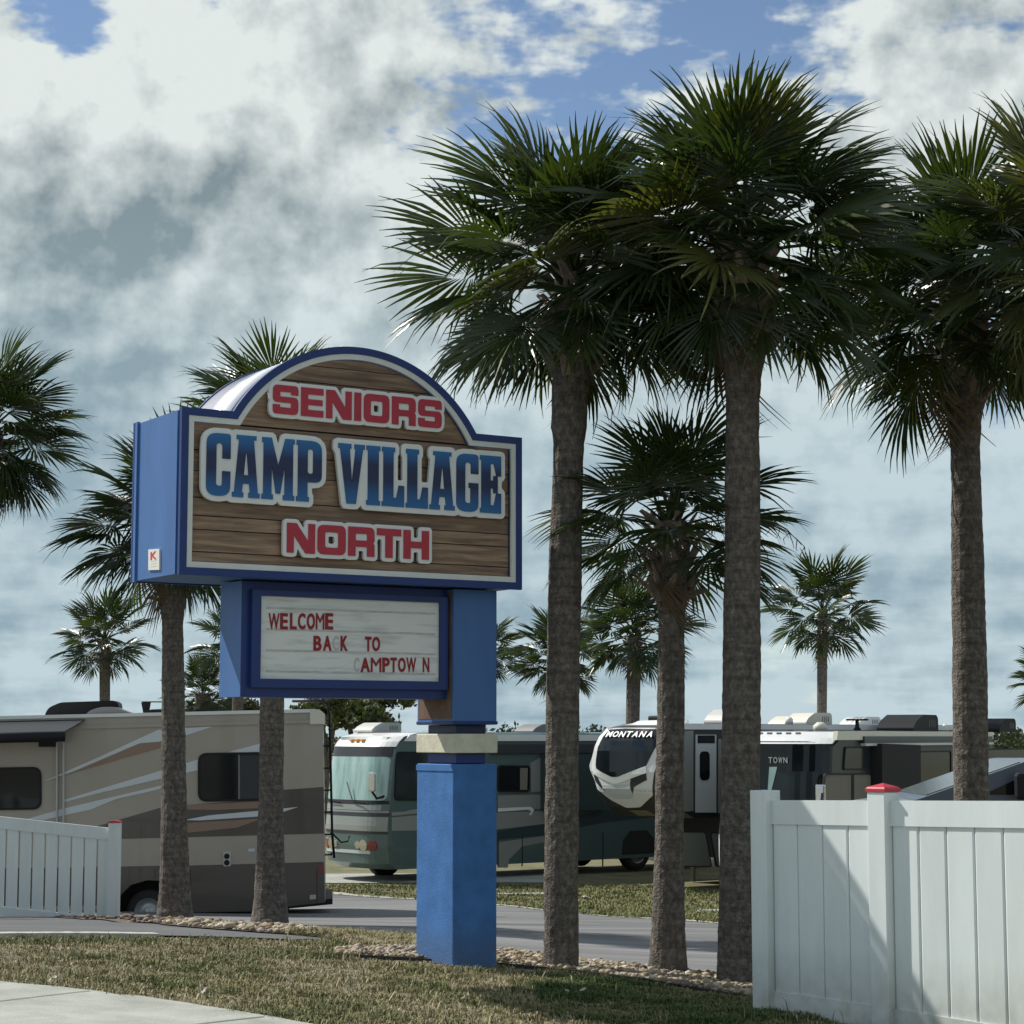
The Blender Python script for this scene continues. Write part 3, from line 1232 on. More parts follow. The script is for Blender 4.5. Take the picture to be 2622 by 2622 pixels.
    # pole: upper and lower shaft, collars and cream band
    c_f = -(Dp - 0.635) / 2 + 0.03
    pdp = 0.635
    pa0 = pl.ab(1160, 2200, c_f)[0]
    pa1 = pl.ab(1272, 2200, c_f)[0]

    def shaft(name, y_top, y_bot, grow, m, z0=None, z1=None):
        b0 = pl.ab(1160, y_bot, c_f)[1] if z0 is None else z0
        b1 = pl.ab(1160, y_top, c_f)[1] if z1 is None else z1
        ce = pl.P((pa0 + pa1) / 2, (b0 + b1) / 2, c_f - pdp / 2)
        rot = Matrix.Rotation(al, 3, 'Z')
        return box(name, ce, (pa1 - pa0 + 2 * grow, pdp + 2 * grow, b1 - b0), m, sg, rot, 0.008)
    zb = -o.z - 0.5
    lower = shaft('lower_pole', 1957, 0, 0.0, 'pole_weathered', z0=zb)
    shaft('collar', 1929, 1956.5, -0.07, 'sign_navy')
    shaft('cream_band', 1879, 1928.5, 0.006, 'band_cream')
    shaft('collar', 1856, 1878.5, -0.07, 'collar_dark')
    up = shaft('upper_pole', 1480, 1855.5, 0.0, 'sign_blue', z1=-0.002)
    b_u = pl.ab(1160, 1855.5, c_f)[1]
    shaft('pole_flange', 1846, 1855, 0.008, 'sign_navy')
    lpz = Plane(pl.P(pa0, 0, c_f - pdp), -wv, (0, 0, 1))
    prism('brown_side_panel', [(0.03, b_u + 0.05), (pdp - 0.03, b_u + 0.05), (pdp - 0.03, 0.0 - 0.03), (0.03, -0.03)], lpz, -0.01, 0.004, 'brown_mottle', sg)  # mottled brown panel over the upper pole's left face
    # thin cap ledge on the lower pole
    prism('ledge', [(0.0, 0.0), (pdp, 0.0), (pdp, 0.05), (0.0, 0.05)], Plane(pl.P(pa0, pl.ab(1160, 1975, c_f)[1], c_f - pdp), -wv, (0, 0, 1)), -0.01, 0.008, 'pole_blue', sg)

    # reader board between the pole and the free end
    c_r = c_f - 0.11
    rd = 0.42
    ra0 = pl.ab(617, 1640, c_r)[0]
    rb0 = pl.ab(617, 1784, c_r)[1]
    ra1 = pa0
    rc = prism('reader_cabinet', [(ra0, rb0), (ra1 - .004, rb0), (ra1 - .004, -0.004), (ra0, -0.004)], pl, c_r - rd, c_r, 'sign_navy', sg)
    rc.data.materials.append(MAT['sign_blue'])
    for p in rc.data.polygons:
        if p.normal.dot(u) < -0.8:
            p.material_index = 1
    g = lambda x, y, c=c_r + 0.02: pl.ab(*Z1(x, y), c)
    fa0, fb1 = g(602, 1158)
    fa1 = g(1482, 1185)[0]
    fb0 = g(602, 1598)[1]
    wa0 = g(641, 1300)[0]
    wa1 = g(1446, 1400)[0]
    wb0 = 0.5 * (g(641, 1560)[1] + g(1446, 1572)[1])
    wb1 = 0.5 * (g(641, 1187)[1] + g(1446, 1218)[1])
    prism('reader_frame', [[(fa0, fb0), (fa1, fb0), (fa1, fb1), (fa0, fb1)], [(wa0, wb0), (wa0, wb1), (wa1, wb1), (wa1, wb0)]], pl, c_r, c_r + 0.05, 'sign_navy', sg)
    rp = prism('reader_panel', [(wa0, wb0), (wa1, wb0), (wa1, wb1), (wa0, wb1)], pl, c_r, c_r + 0.02, 'reader_white', sg)
    nr = 4
    for x0, y0, x1, y1 in ((670, 1243, 1430, 1266), (670, 1340, 1430, 1356), (670, 1437, 1430, 1444), (670, 1533, 1430, 1532)):
        A0, B0 = g(x0, y0)
        A1, B1 = g(x1, y1)
        bb = (B0 + B1) / 2
        prism('letter_track', [(A0, bb - .007), (A1, bb - .007), (A1, bb + .009), (A0, bb + .009)], pl, c_r + 0.02, c_r + 0.025, 'track_grime', rp)
    rows = [('WELCOME', [680, 732, 776, 812, 852, 893, 935], [728, 766, 806, 845, 888, 930, 970], 1264, 1335, 1268, 1338),
            ('BACK', [882, 925, 968, 1004], [918, 963, 996, 1036], 1366, 1432, 1368, 1434),
            ('TO', [1114, 1146], [1142, 1181], 1370, 1434, 1371, 1436),
            ('CAMPTOWN', [1064, 1093, 1140, 1192, 1228, 1262, 1300, 1374], [1088, 1136, 1186, 1224, 1256, 1296, 1343, 1402], 1464, 1528, 1466, 1530)]
    for wd, x0s, x1s, t0, b0_, t1, b1_ in rows:
        for i, chh in enumerate(wd):
            ghost = (wd == 'BACK' and chh == 'C') or (wd == 'CAMPTOWN' and i == 0)
            A0, B0 = g(x0s[i], b0_)
            A1, _ = g(x1s[i], b0_)
            B1 = B0 + (g(x0s[i], t0)[1] - g(x0s[i], b0_)[1])
            B0 = g(x0s[i], b0_ + (b1_ - b0_))[1]
            text_part(chh, pl, A0, B0, A1, B1, c_r + 0.0205, c_r + (0.023 if ghost else 0.028), 'reader_ghost' if ghost else 'reader_red', rp, fat=0.0 if chh == 'M' else 0.012 if chh in 'WN' else 0.03)


build_sign()


# ------------------------------------------------------------------ fences
def build_fence_right():
    p1, p2 = at(1966, 2560, 15.5), None
    fd = Vector((0.633, -0.774, 0)).normalized()
    nn = Vector((-fd.y * -1, -fd.x, 0))
    nn = Vector((-0.774, -0.633, 0)).normalized()
    o = Vector((p1.x, p1.y, 0))
    fe = thing('vinyl_fence', (o.x, o.y, terr(o.x, o.y)), 'white vinyl privacy fence with a red post cap, on the near right', 'fence')
    top0, top1 = at(1966, 2049, 15.5).z, at(2266, 2050, 15.5 - .774 * 1.155).z
    pw = 0.162
    yaw = math.atan2(fd.y, fd.x)
    rot = Matrix.Rotation(yaw, 3, 'Z')
    ts = [0.0, 1.155, 3.0, 4.85]
    railtop = lambda t: top0 + (top1 - top0) * t / 1.155
    for i, t in enumerate(ts):
        q = o + fd * t
        g = terr(q.x, q.y)
        h1 = railtop(t) + (0.075 if i == 0 else 0.062)
        box('post', (q.x, q.y, (g - 0.3 + h1) / 2), (pw, pw, h1 - g + 0.3), 'vinyl_near', fe, rot, 0.006)
        if i > 0:
            bm = bmesh.new()
            s2 = pw / 2 + 0.008
            vs = [bm.verts.new((x * s2, y * s2, z)) for z in (0, 0.022) for x, y in ((-1, -1), (1, -1), (1, 1), (-1, 1))]
            vs += [bm.verts.new((x * (s2 - .012), y * (s2 - .012), 0.034)) for x, y in ((-1, -1), (1, -1), (1, 1), (-1, 1))]
            ap = bm.verts.new((0, 0, 0.062))
            bm.faces.new(vs[3::-1])
            for L in (0, 4):
                for k in range(4):
                    bm.faces.new((vs[L + k], vs[L + (k + 1) % 4], vs[L + 4 + (k + 1) % 4], vs[L + 4 + k]))
            for k in range(4):
                bm.faces.new((vs[8 + k], vs[8 + (k + 1) % 4], ap))
            bmesh.ops.rotate(bm, cent=(0, 0, 0), matrix=rot, verts=bm.verts)
            bmesh.ops.translate(bm, vec=(q.x, q.y, h1 + 0.001), verts=bm.verts)
            bmobj('post_cap', bm, 'red_cap', fe)
    for a, b in zip(ts, ts[1:]):
        A, B = o + fd * (a + pw / 2), o + fd * (b - pw / 2)
        pl = Plane((A.x, A.y, 0), fd, (0, 0, 1))
        if pl.n.dot(nn) < 0:
            pl.n = -pl.n
        L = (B - A).length
        zt = lambda s: railtop(a + pw / 2 + s)
        ga, gb = terr(A.x, A.y) + 0.02, terr(B.x, B.y) + 0.02
        gz = lambda s: ga + (gb - ga) * s / L
        v, f = prism_data([[(0, zt(0) - .178), (L, zt(L) - .178), (L, zt(L)), (0, zt(0))]], pl, -0.024, 0.024)
        bm = obj('top_rail', v, f, 'vinyl_near', fe)
        v, f = prism_data([[(0, gz(0) - .1), (L, gz(L) - .1), (L, gz(L) + .15), (0, gz(0) + .15)]], pl, -0.026, 0.026)
        obj('bottom_rail', v, f, 'vinyl_near', fe)
        n = max(1, round(L / 0.238))
        bw = L / n
        for k in range(n):
            s0, s1 = k * bw + .004, (k + 1) * bw - .004
            z0, z1 = gz((s0 + s1) / 2) + .145, zt((s0 + s1) / 2) - .17
            prof = [(s0, -0.009), (s1, -0.009), (s1, 0.004), (s1 - .012, 0.012), (s0 + .012, 0.012), (s0, 0.004)]
            vv, ff = [], []
            for z in (z0, z1):
                for s, c in prof:
                    p = pl.P(s, 0, c)
                    vv.append((p.x, p.y, z))
            for i in range(6):
                ff.append((i, (i + 1) % 6, 6 + (i + 1) % 6, 6 + i))
            ff += [(5, 4, 3, 2, 1, 0), (6, 7, 8, 9, 10, 11)]
            obj('board', vv, ff, 'vinyl_near', fe)


build_fence_right()


def build_fence_left():
    Z2 = lambda x, y: (x * .46584, 1700 + y * .46584)
    d = 32.5
    px1, py1 = Z2(650, 1365)
    o = at(px1, py1, d)
    pl = Plane((o.x, o.y, 0), (1, 0, 0), (0, 0, 1))
    fe = thing('vinyl_fence', (o.x, o.y, terr(o.x, o.y)), 'white vinyl fence sloping down beside the brown motorhome, far left', 'fence')
    zz = lambda x, y: pl.ab(*Z2(x, y))
    # end post
    a0, b1 = zz(602, 872)
    a1 = zz(664, 872)[0]
    g = terr(o.x, o.y) - .4
    w = a1 - a0
    box('post', pl.P((a0 + a1) / 2, (b1 + g) / 2, 0), (w, w, b1 - g), 'vinyl', fe, None, 0.006)
    prism('post_cap', [(a0 - .01, b1 + .001), (a1 + .01, b1 + .001), (a1 + .01, b1 + .018), ((a0 + a1) / 2, b1 + .035), (a0 - .01, b1 + .018)], pl, -w / 2 - .01, w / 2 + .01, 'red_cap', fe)
    top = lambda a: zz(0, 838)[1] + (a - zz(0, 838)[0]) * (zz(605, 902)[1] - zz(0, 838)[1]) / (zz(605, 902)[0] - zz(0, 838)[0])
    L = -2.6
    A0 = a0 + L
    bot = lambda a: top(a) - 1.45
    sp = (zz(535, 1000)[0] - zz(100, 1000)[0]) / 6.08
    prism('top_rail', [(A0, top(A0) - .19), (a0, top(a0) - .19), (a0, top(a0)), (A0, top(A0))], pl, -.03, .03, 'vinyl', fe)
    prism('bottom_rail', [(A0, bot(A0) - .1), (a0, bot(a0) - .1), (a0, bot(a0) + .05), (A0, bot(A0) + .05)], pl, -.03, .03, 'vinyl', fe)
    a = zz(535, 1000)[0]
    e = a0
    while a > A0:
        s0, s1 = a + .016, e - .002 if e == a0 else e - .016
        prism('board', [(s0, bot(s0) + .04), (s1, bot(s1) + .04), (s1, top(s1) - .18), (s0, top(s0) - .18)], pl, -.012, .012, 'vinyl', fe)
        e = a
        a -= sp
    box('post', pl.P(A0 - w / 2, (top(A0) + .06 + g) / 2, 0), (w, w, top(A0) + .06 - g), 'vinyl', fe, None, 0.006)


build_fence_left()

# ------------------------------------------------------------------ palms
def frond_mesh(seed, fan=0.66, pet=0.86, nseg=34, spread=118, droop=0.18, cup=0.25, mname='frond_green', curl=0.12, full=True, wmax=0.0265):
    rnd = random.Random(seed)
    v, f = [], []
    # petiole: flat tapering strip with thickness, gently arched
    npt = 6
    last = None
    arch = rnd.uniform(0.10, 0.2)

    def pet_pt(t):
        return Vector((pet * t, 0.03 * math.sin(t * 3 + seed), arch * pet * (t - t * t) * 1.4 - 0.05 * t * t))
    for i in range(npt):
        t = i / (npt - 1)
        p = pet_pt(t)
        w = 0.022 * (1 - t) + 0.009
        v += [p + Vector((0, w, 0)), p + Vector((0, 0, w * 0.6)), p + Vector((0, -w, 0)), p + Vector((0, 0, -w * 0.6))]
        if i:
            for k in range(4):
                f.append(((i - 1) * 4 + k, (i - 1) * 4 + (k + 1) % 4, i * 4 + (k + 1) % 4, i * 4 + k))
    hub = pet_pt(1)
    dz = -0.18
    costa = 0.30 * fan

    for k in range(nseg):
        t = (k + 0.5) / nseg * 2 - 1
        th = R(spread) * t
        th += R(rnd.uniform(-1.6, 1.6))
        L = fan * (0.72 + 0.28 * math.cos(th * 0.75)) * rnd.uniform(0.9, 1.08)
        if rnd.random() < 0.05:
            L *= 0.7
        # segments leave the costa progressively
        sx = costa * max(0, math.cos(th)) * (1 - abs(t)) * 0.9
        o = hub + Vector((sx, 0, dz * sx - 0.25 * sx * sx))
        d = Vector((math.cos(th), math.sin(th), 0))
        sd = Vector((-math.sin(th), math.cos(th), 0))
        hw = R(spread) / nseg * 1.02
        drp = droop * rnd.uniform(0.7, 1.35)
        tipd = rnd.uniform(0.0, 0.5) ** 2
        if rnd.random() < 0.10:
            tipd = rnd.uniform(0.6, 2.0)
            drp *= 1.5
        rr = (0.06, 0.34, 0.62, 0.85, 1.0)
        base = len(v)
        for q, r_ in enumerate(rr):
            x = L * r_
            p = o + d * x
            p.z += cup * abs(math.sin(th)) * x * 0.6 - drp * x * x / fan - curl * (p.x - hub.x) ** 2 / fan
            if r_ > 0.8:
                p.z -= tipd * 0.10 * (r_ - 0.8) / 0.2
            w = min(x * math.tan(hw) * 1.0, wmax) * (1.0 if r_ < 0.5 else max(0.08, 1.25 * (1 - (r_ - 0.4) / 0.62)))
            fold = w * 0.55
            v += [p + sd * w - Vector((0, 0, fold)), p + Vector((0, 0, fold)), p - sd * w - Vector((0, 0, fold))]
            if q:
                a, b = base + (q - 1) * 3, base + q * 3
                f += [(a, a + 1, b + 1, b), (a + 1, a + 2, b + 2, b + 1)]
    me = bpy.data.meshes.new('frond')
    me.from_pydata([tuple(p) for p in v], [], f)
    me.materials.append(MAT[mname])
    me.update()
    return me


FRONDS = [frond_mesh(i, fan=random.Random(i).uniform(.64, .76), pet=random.Random(i + 9).uniform(.56, .78), spread=random.Random(i + 4).uniform(105, 128),
                     droop=random.Random(i + 2).uniform(.10, .38), cup=random.Random(i + 3).uniform(.1, .4)) for i in range(7)]
FRONDS_Y = [frond_mesh(40 + i, fan=.72, pet=.68, mname='frond_yellow') for i in range(3)]
FRONDS_D = [frond_mesh(60 + i, fan=.55, pet=.7, nseg=20, spread=70, droop=.75, cup=-.3, mname='frond_dead', curl=.6) for i in range(2)]
FRONDS_FAR = [frond_mesh(80 + i, fan=.70, pet=.68, nseg=24, wmax=.036) for i in range(4)]


def boot_mesh():
    v = [(-.045, 0, 0), (.045, 0, 0), (.028, .03, .16), (-.028, .03, .16), (-.018, .085, .30), (.018, .085, .30),
         (-.03, .045, .02), (.03, .045, .02), (.02, .065, .16), (-.02, .065, .16), (-.010, .105, .30), (.010, .105, .30)]
    f = [(0, 3, 2, 1), (3, 4, 5, 2), (6, 7, 8, 9), (9, 8, 11, 10), (0, 1, 7, 6), (0, 6, 9, 3), (1, 2, 8, 7), (3, 9, 10, 4), (2, 5, 11, 8), (4, 10, 11, 5)]
    me = bpy.data.meshes.new('leaf_base')
    me.from_pydata(v, [], f)
    me.materials.append(MAT['boot'])
    me.update()
    return me


BOOT = boot_mesh()


def palm(label, base, org, rb, rt, scale, nf, seed, near=True, prof=None, bend=0.0, dead=2, lo=-62, yellow=0.0, boots=26, tilt=(0, 0), flare=1.35, group='sabal palms around the sign'):
    """base: foot of the trunk; org: where the fronds spring"""
    rnd = random.Random(seed)
    base, org = Vector(base), Vector(org)
    root = thing('palm_tree', base, label, 'palm tree', group)
    H = (org - base).length
    n = 22 if near else 10
    rows = int(H / (0.05 if near else 0.25))
    v, f = [], []
    ax = org - base

    def spine(t):
        p = ax * t
        p.x += bend * math.sin(math.pi * t)
        return p
    def rad_at(t):
        r = rb + (rt - rb) * t
        if prof:
            for (t0, r0), (t1, r1) in zip(prof, prof[1:]):
                if t0 <= t <= t1:
                    q = (t - t0) / (t1 - t0)
                    q = q * q * (3 - 2 * q)
                    r = r0 + (r1 - r0) * q
        return r
    for i in range(rows + 1):
        t = i / rows
        c = spine(t)
        r = rad_at(t)
        r *= 1 + (flare - 1) * math.exp(-t * H / 0.28)
        for k in range(n):
            th = 2 * math.pi * k / n
            z = c.z
            q = 1.0
            if near:
                q += 0.035 * noise.noise((math.cos(th) * 2.2 + seed, math.sin(th) * 2.2, z * 2.0)) * 1.5
                q += 0.045 * noise.noise((math.cos(th) * 5 + seed, math.sin(th) * 5, z * 9.0))
                ring = (z * 11 + 0.6 * noise.noise((math.cos(th) + seed, math.sin(th), z))) % 1.0
                q += 0.032 * (ring ** 3)
            v.append((c.x + math.cos(th) * r * q, c.y + math.sin(th) * r * q, c.z + (0 if i else -0.4)))
    for i in range(rows):
        for k in range(n):
            k2 = (k + 1) % n
            f.append((i * n + k, i * n + k2, (i + 1) * n + k2, (i + 1) * n + k))
    f.append(tuple(rows * n + k for k in range(n)))
    me = bpy.data.meshes.new('trunk')
    me.from_pydata(v, [], f)
    me.materials.append(MAT['palm_bark'])
    me.update()
    tr = bpy.data.objects.new('trunk', me)
    COL.objects.link(tr)
    tr.parent = root
    sc = scale
    # old leaf bases wrapping the neck
    if boots:
        for i in range(boots):
            b = bpy.data.objects.new('leaf_base', BOOT)
            COL.objects.link(b)
            b.parent = root
            t = i / boots
            az = i * 2.39996 + rnd.uniform(-.2, .2)
            h = H - (0.05 + 0.85 * t) * sc
            c = spine(h / H)
            s = rnd.uniform(0.8, 1.2) * min(1.0, max(sc, .62)) * 0.95
            b.matrix_basis = Matrix.Translation(c) @ Matrix.Rotation(az, 4, 'Z') @ Matrix.Translation((0, rad_at(h / H) * 0.86, 0)) @ Matrix.Rotation(rnd.uniform(-.55, .12) - (.5 if rnd.random() < .18 else 0), 4, 'X') @ Matrix.Rotation(rnd.choice((-1, 1)) * rnd.uniform(.1, .6), 4, 'Y') @ Matrix.Diagonal((s * 1.5, s * 1.2, s, 1))
    pool = FRONDS if near else FRONDS_FAR
    for i in range(nf):
        t = (i + 0.5) / nf
        az = i * 2.39996 + rnd.uniform(-.25, .25) + seed
        el = 84 + (lo - 84) * (t ** 0.85) + rnd.uniform(-9, 9)
        ds = FRONDS_Y if rnd.random() < yellow else pool
        m = rnd.choice(ds)
        s = sc * rnd.uniform(0.88, 1.08) * (0.88 + 0.12 * min(1, t * 3)) * (1 - 0.36 * max(0.0, -math.sin(R(el))) ** 0.8)
        dp = i >= nf - dead
        if dp:
            m, el, s = rnd.choice(FRONDS_D), rnd.uniform(-75, -50), sc * rnd.uniform(.5, .7)
        o = bpy.data.objects.new('frond', m)
        COL.objects.link(o)
        o.parent = root
        c = spine(1) - Vector((0, 0, (0.20 * t) * sc))
        o.matrix_basis = Matrix.Translation(c) @ Matrix.Rotation(R(tilt[0]), 4, 'X') @ Matrix.Rotation(R(tilt[1]), 4, 'Y') @ Matrix.Rotation(az, 4, 'Z') @ Matrix.Rotation(-R(el), 4, 'Y') \
            @ Matrix.Rotation(rnd.uniform(-.55, .55), 4, 'X') @ Matrix.Translation((rt * .5, 0, 0)) @ Matrix.Diagonal((s, s, s, 1))
    return root


def palm_px(label, bx, by, d, ox, oy, wb, wt, rpx, nf, seed, dz=None, dtop=0.0, **k):
    """trunk foot and crown heart by sight line; widths and crown radius as seen"""
    sc = F / d
    b = at(bx, by, d)
    b.z = terr(b.x, b.y) if dz is None else dz
    o = at(ox, oy, d + dtop)
    return palm(label, b, o, wb / 2 / sc, wt / 2 / sc, rpx / sc / 1.36, nf, seed, **k)


GRP = 'sabal palms in the planting strip'
FAR = 'sabal palms beyond the parked coaches'
palm_px('tall palm with a leaning trunk, first to the right of the blue sign pole', 1436, 2456, 18.2, 1470, 705, 86, 84, 430, 60, 3, bend=-0.03, lo=-46, yellow=.08,
        prof=[(0, .148), (.25, .148), (.55, .150), (.70, .136), (.745, .138), (.78, .160), (.84, .165), (.90, .19), (1, .17)], dead=2, boots=40, group=GRP, flare=1.08)
palm_px('tallest palm with a broad crown, its trunk just left of the white fence post', 1888, 2518, 17.6, 1900, 630, 104, 96, 462, 66, 11, bend=0.02, lo=-44, yellow=.1,
        prof=[(0, .165), (.3, .166), (.6, .156), (.78, .146), (.81, .16), (.86, .215), (.93, .22), (1, .18)], dead=2, boots=44, group=GRP, flare=1.1)
palm_px('tall palm whose trunk rises behind the right end of the white fence', 2490, 2480, 19.6, 2462, 770, 92, 84, 428, 62, 23, bend=0.02, lo=-48, yellow=.1,
        prof=[(0, .17), (.55, .16), (.78, .140), (.81, .16), (.87, .215), (.94, .22), (1, .18)], dead=3, boots=44, group=GRP, flare=1.1)
palm_px('palm with yellow-green fronds entering the picture at the right edge', 2760, 2560, 17.2, 2735, 640, 100, 95, 400, 54, 31, yellow=0.6, lo=-56, group=GRP)
SHORT = palm_px('slender short palm with an open crown between two tall trunks', 1710, 2492, 18.4, 1722, 1335, 76, 80, 325, 36, 46,
        prof=[(0, .150), (.3, .128), (.6, .124), (.78, .118), (.82, .14), (.88, .155), (.95, .16), (1, .13)], dead=3, lo=-40, group=GRP, flare=1.2, boots=36)
palm_px('palm behind the left end of the sign with cut leaf stubs on its trunk', 448, 2362, 29.0, 440, 1350, 76, 68, 285, 44, 52, lo=-46,
        prof=[(0, .205), (.5, .165), (.75, .15), (.83, .20), (.9, .21), (1, .17)], dead=2, group=GRP, boots=46)
palm_px('palm rising behind the arched sign top, trunk below the letter board', 690, 2374, 27.5, 705, 1110, 74, 66, 275, 44, 61, lo=-45,
        prof=[(0, .20), (.3, .16), (.85, .16), (1, .16)], dead=2, group=GRP, boots=18)
palm_px('dense round palm crown cut by the left edge of the picture', -60, 2350, 29.0, -35, 1110, 76, 70, 245, 64, 73, dead=2, group=GRP, boots=18, lo=-62)


def seed_stalk(root, pts_px, d, seed):
    rnd = random.Random(seed)
    P = resample([at(x, y, d) for x, y in pts_px], 14)
    st = tube('seed_stalk', P, [.010 - .0005 * i for i in range(14)], 'boot', root, 5)
    for i in range(3, 14):
        for sgn in (-1, 1):
            q = P[i]
            a = q + Vector((rnd.uniform(.0, .06) * sgn, rnd.uniform(-.04, .04), -rnd.uniform(.03, .09)))
            b = a + Vector((rnd.uniform(-.03, .05), rnd.uniform(-.03, .03), -rnd.uniform(.02, .07)))
            tube('twig', [q, a, b], [.005, .004, .002], 'boot', st, 4)


seed_stalk(SHORT, [(1760, 1400), (1850, 1335), (1950, 1325), (2030, 1370), (2060, 1400)], 18.5, 3)
seed_stalk(SHORT, [(1690, 1400), (1640, 1400), (1600, 1430), (1585, 1470)], 18.2, 5)
ZG = -1.66
palm_px('small distant palm with a thin bare trunk above the brown motorhome', 267, 2280, 66, 268, 1640, 25, 28, 132, 32, 81, dz=ZG, near=False, boots=10, group=FAR, dead=1, lo=-45)
palm_px('distant palm half hidden behind the left edge of the letter board', 600, 2280, 64, 612, 1645, 27, 30, 120, 30, 86, dz=ZG, near=False, boots=0, group=FAR, lo=-30)
palm_px('low bushy distant palm between the left trunk and the letter board', 520, 2280, 70, 520, 1775, 40, 40, 98, 40, 92, dz=ZG, near=False, boots=0, group=FAR, lo=-55)
palm_px('distant palm showing only its right half beside the upper pole', 1225, 2280, 62, 1232, 1665, 28, 30, 112, 34, 97, dz=ZG, near=False, boots=0, group=FAR, lo=-45)
palm_px('distant palm with its crown behind the trunk of the leaning palm', 1425, 2280, 60, 1432, 1680, 28, 30, 132, 38, 103, dz=ZG, near=False, boots=8, group=FAR, dead=2, lo=-48)
palm_px('fuller distant palm above the white travel trailer', 1612, 2280, 56, 1625, 1620, 34, 36, 165, 44, 109, dz=ZG, near=False, boots=8, group=FAR, dead=2, lo=-48)
palm_px('lone distant palm standing clear above the coach roofs at right', 2104, 2280, 60, 2106, 1560, 23, 27, 158, 34, 117, dz=ZG, near=False, boots=8, group=FAR, dead=2, lo=-48)
palm_px('distant palm whose fronds just show at the right edge', 2700, 2280, 60, 2700, 1745, 26, 28, 110, 32, 125, dz=ZG, near=False, boots=0, group=FAR, lo=-40)


# ------------------------------------------------------------------ broadleaf trees and the far wood
def leaf_cloud(center, rad, n, size, seed, zmin=None):
    rnd = np.random.RandomState(seed)
    p = rnd.normal(size=(n, 3))
    p /= np.linalg.norm(p, axis=1)[:, None]
    p *= (rnd.rand(n, 1) ** 0.4)
    # clumping
    k = np.array([noise.noise((a * 2.3 + seed, b * 2.3, c * 2.3)) for a, b, c in p])
    p = p[k > -0.12]
    p = p * np.array(rad) * (1 + 0.18 * rnd.normal(size=(len(p), 1)) * 0.5) + np.array(center)
    a = rnd.normal(size=(len(p), 3))
    a /= np.linalg.norm(a, axis=1)[:, None]
    b = np.cross(a, rnd.normal(size=(len(p), 3)))
    b /= np.linalg.norm(b, axis=1)[:, None]
    s = size * (0.6 + 0.8 * rnd.rand(len(p), 1))
    v = np.stack([p - a * s, p + b * s * .5, p + a * s, p - b * s * .5], 1).reshape(-1, 3)
    f = np.arange(len(v)).reshape(-1, 4)
    return v, f


def oak(label, px, py, d, w, h, seed):
    c = at(px, py, d)
    root = thing('oak_tree', (c.x, c.y, ZG), label, 'tree', 'broadleaf trees behind the coaches')
    tube('trunk', [(c.x, c.y, ZG - .3), (c.x + .1, c.y, ZG + 1.2), (c.x - .1, c.y, c.z)], [.25, .2, .12], 'palm_bark', root)
    for s in (-1, 1):
        tube('limb', [(c.x, c.y, ZG + 1.3), (c.x + s * w * .3, c.y, c.z - h * .1), (c.x + s * w * .6, c.y + .3, c.z + h * .3)], [.12, .08, .03], 'palm_bark', root)
    V, Fc = [], []
    rnd = random.Random(seed)
    k = 0
    for i in range(9):
        q = (c.x + rnd.uniform(-.7, .7) * w, c.y + rnd.uniform(-.6, .6) * w, c.z + rnd.uniform(-.55, .55) * h)
        v, f = leaf_cloud(q, (w * .42, w * .42, h * .45), 520, 0.11, seed + i)
        V.append(v)
        Fc.append(f + k)
        k += len(v)
    o = obj('crown', np.concatenate(V).tolist(), np.concatenate(Fc).tolist(), 'oak_leaf', root)


oak('dark leafy tree behind the letter board above the green coach', 930, 1815, 72, 1.9, 0.9, 5)
oak('low dark leafy tree left of the letter board trunk', 560, 1830, 74, 1.6, 0.7, 15)
oak('dark leafy tree behind the beige coach roof between the trunks', 830, 1835, 80, 1.4, 0.7, 25)


def far_wood():
    rs = np.random.RandomState(4)
    V, Fc, k = [], [], 0
    for i in range(120):
        px = -200 + 3000 * i / 120 + rs.uniform(-18, 18)
        d = rs.uniform(280, 330)
        c = at(px, 1885, d)
        bump = noise.noise((px * 0.004, 2.2, 0))
        h = (3.6 + 1.3 * bump + rs.uniform(-.5, .5)) * (1.0 if 1280 < px < 2600 else 0.75)
        for j in range(3):
            v, f = leaf_cloud((c.x + rs.uniform(-1.5, 1.5), c.y + rs.uniform(-3, 3), ZG + h * (0.45 + .25 * j)), (2.0, 2.0, h * .34), 110, 0.42, i * 3 + j)
            V.append(v)
            Fc.append(f + k)
            k += len(v)
    o = obj('far_treeline', np.concatenate(V).tolist(), np.concatenate(Fc).tolist(), 'oak_leaf')
    tag(o, 'low dark line of far trees just above the coach roofs', 'treeline', kind='stuff')


far_wood()

# ------------------------------------------------------------------ motorhomes and trailers
def Zt(x0, y0, k):
    return lambda x, y: (x0 + x * k, y0 + y * k)


ZA = Zt(0, 1700, 900 / 1932)
ZB = Zt(800, 1700, 700 / 1932)
ZC = Zt(1300, 1700, 700 / 1932)
ZD = Zt(1850, 1700, 772 / 1932)


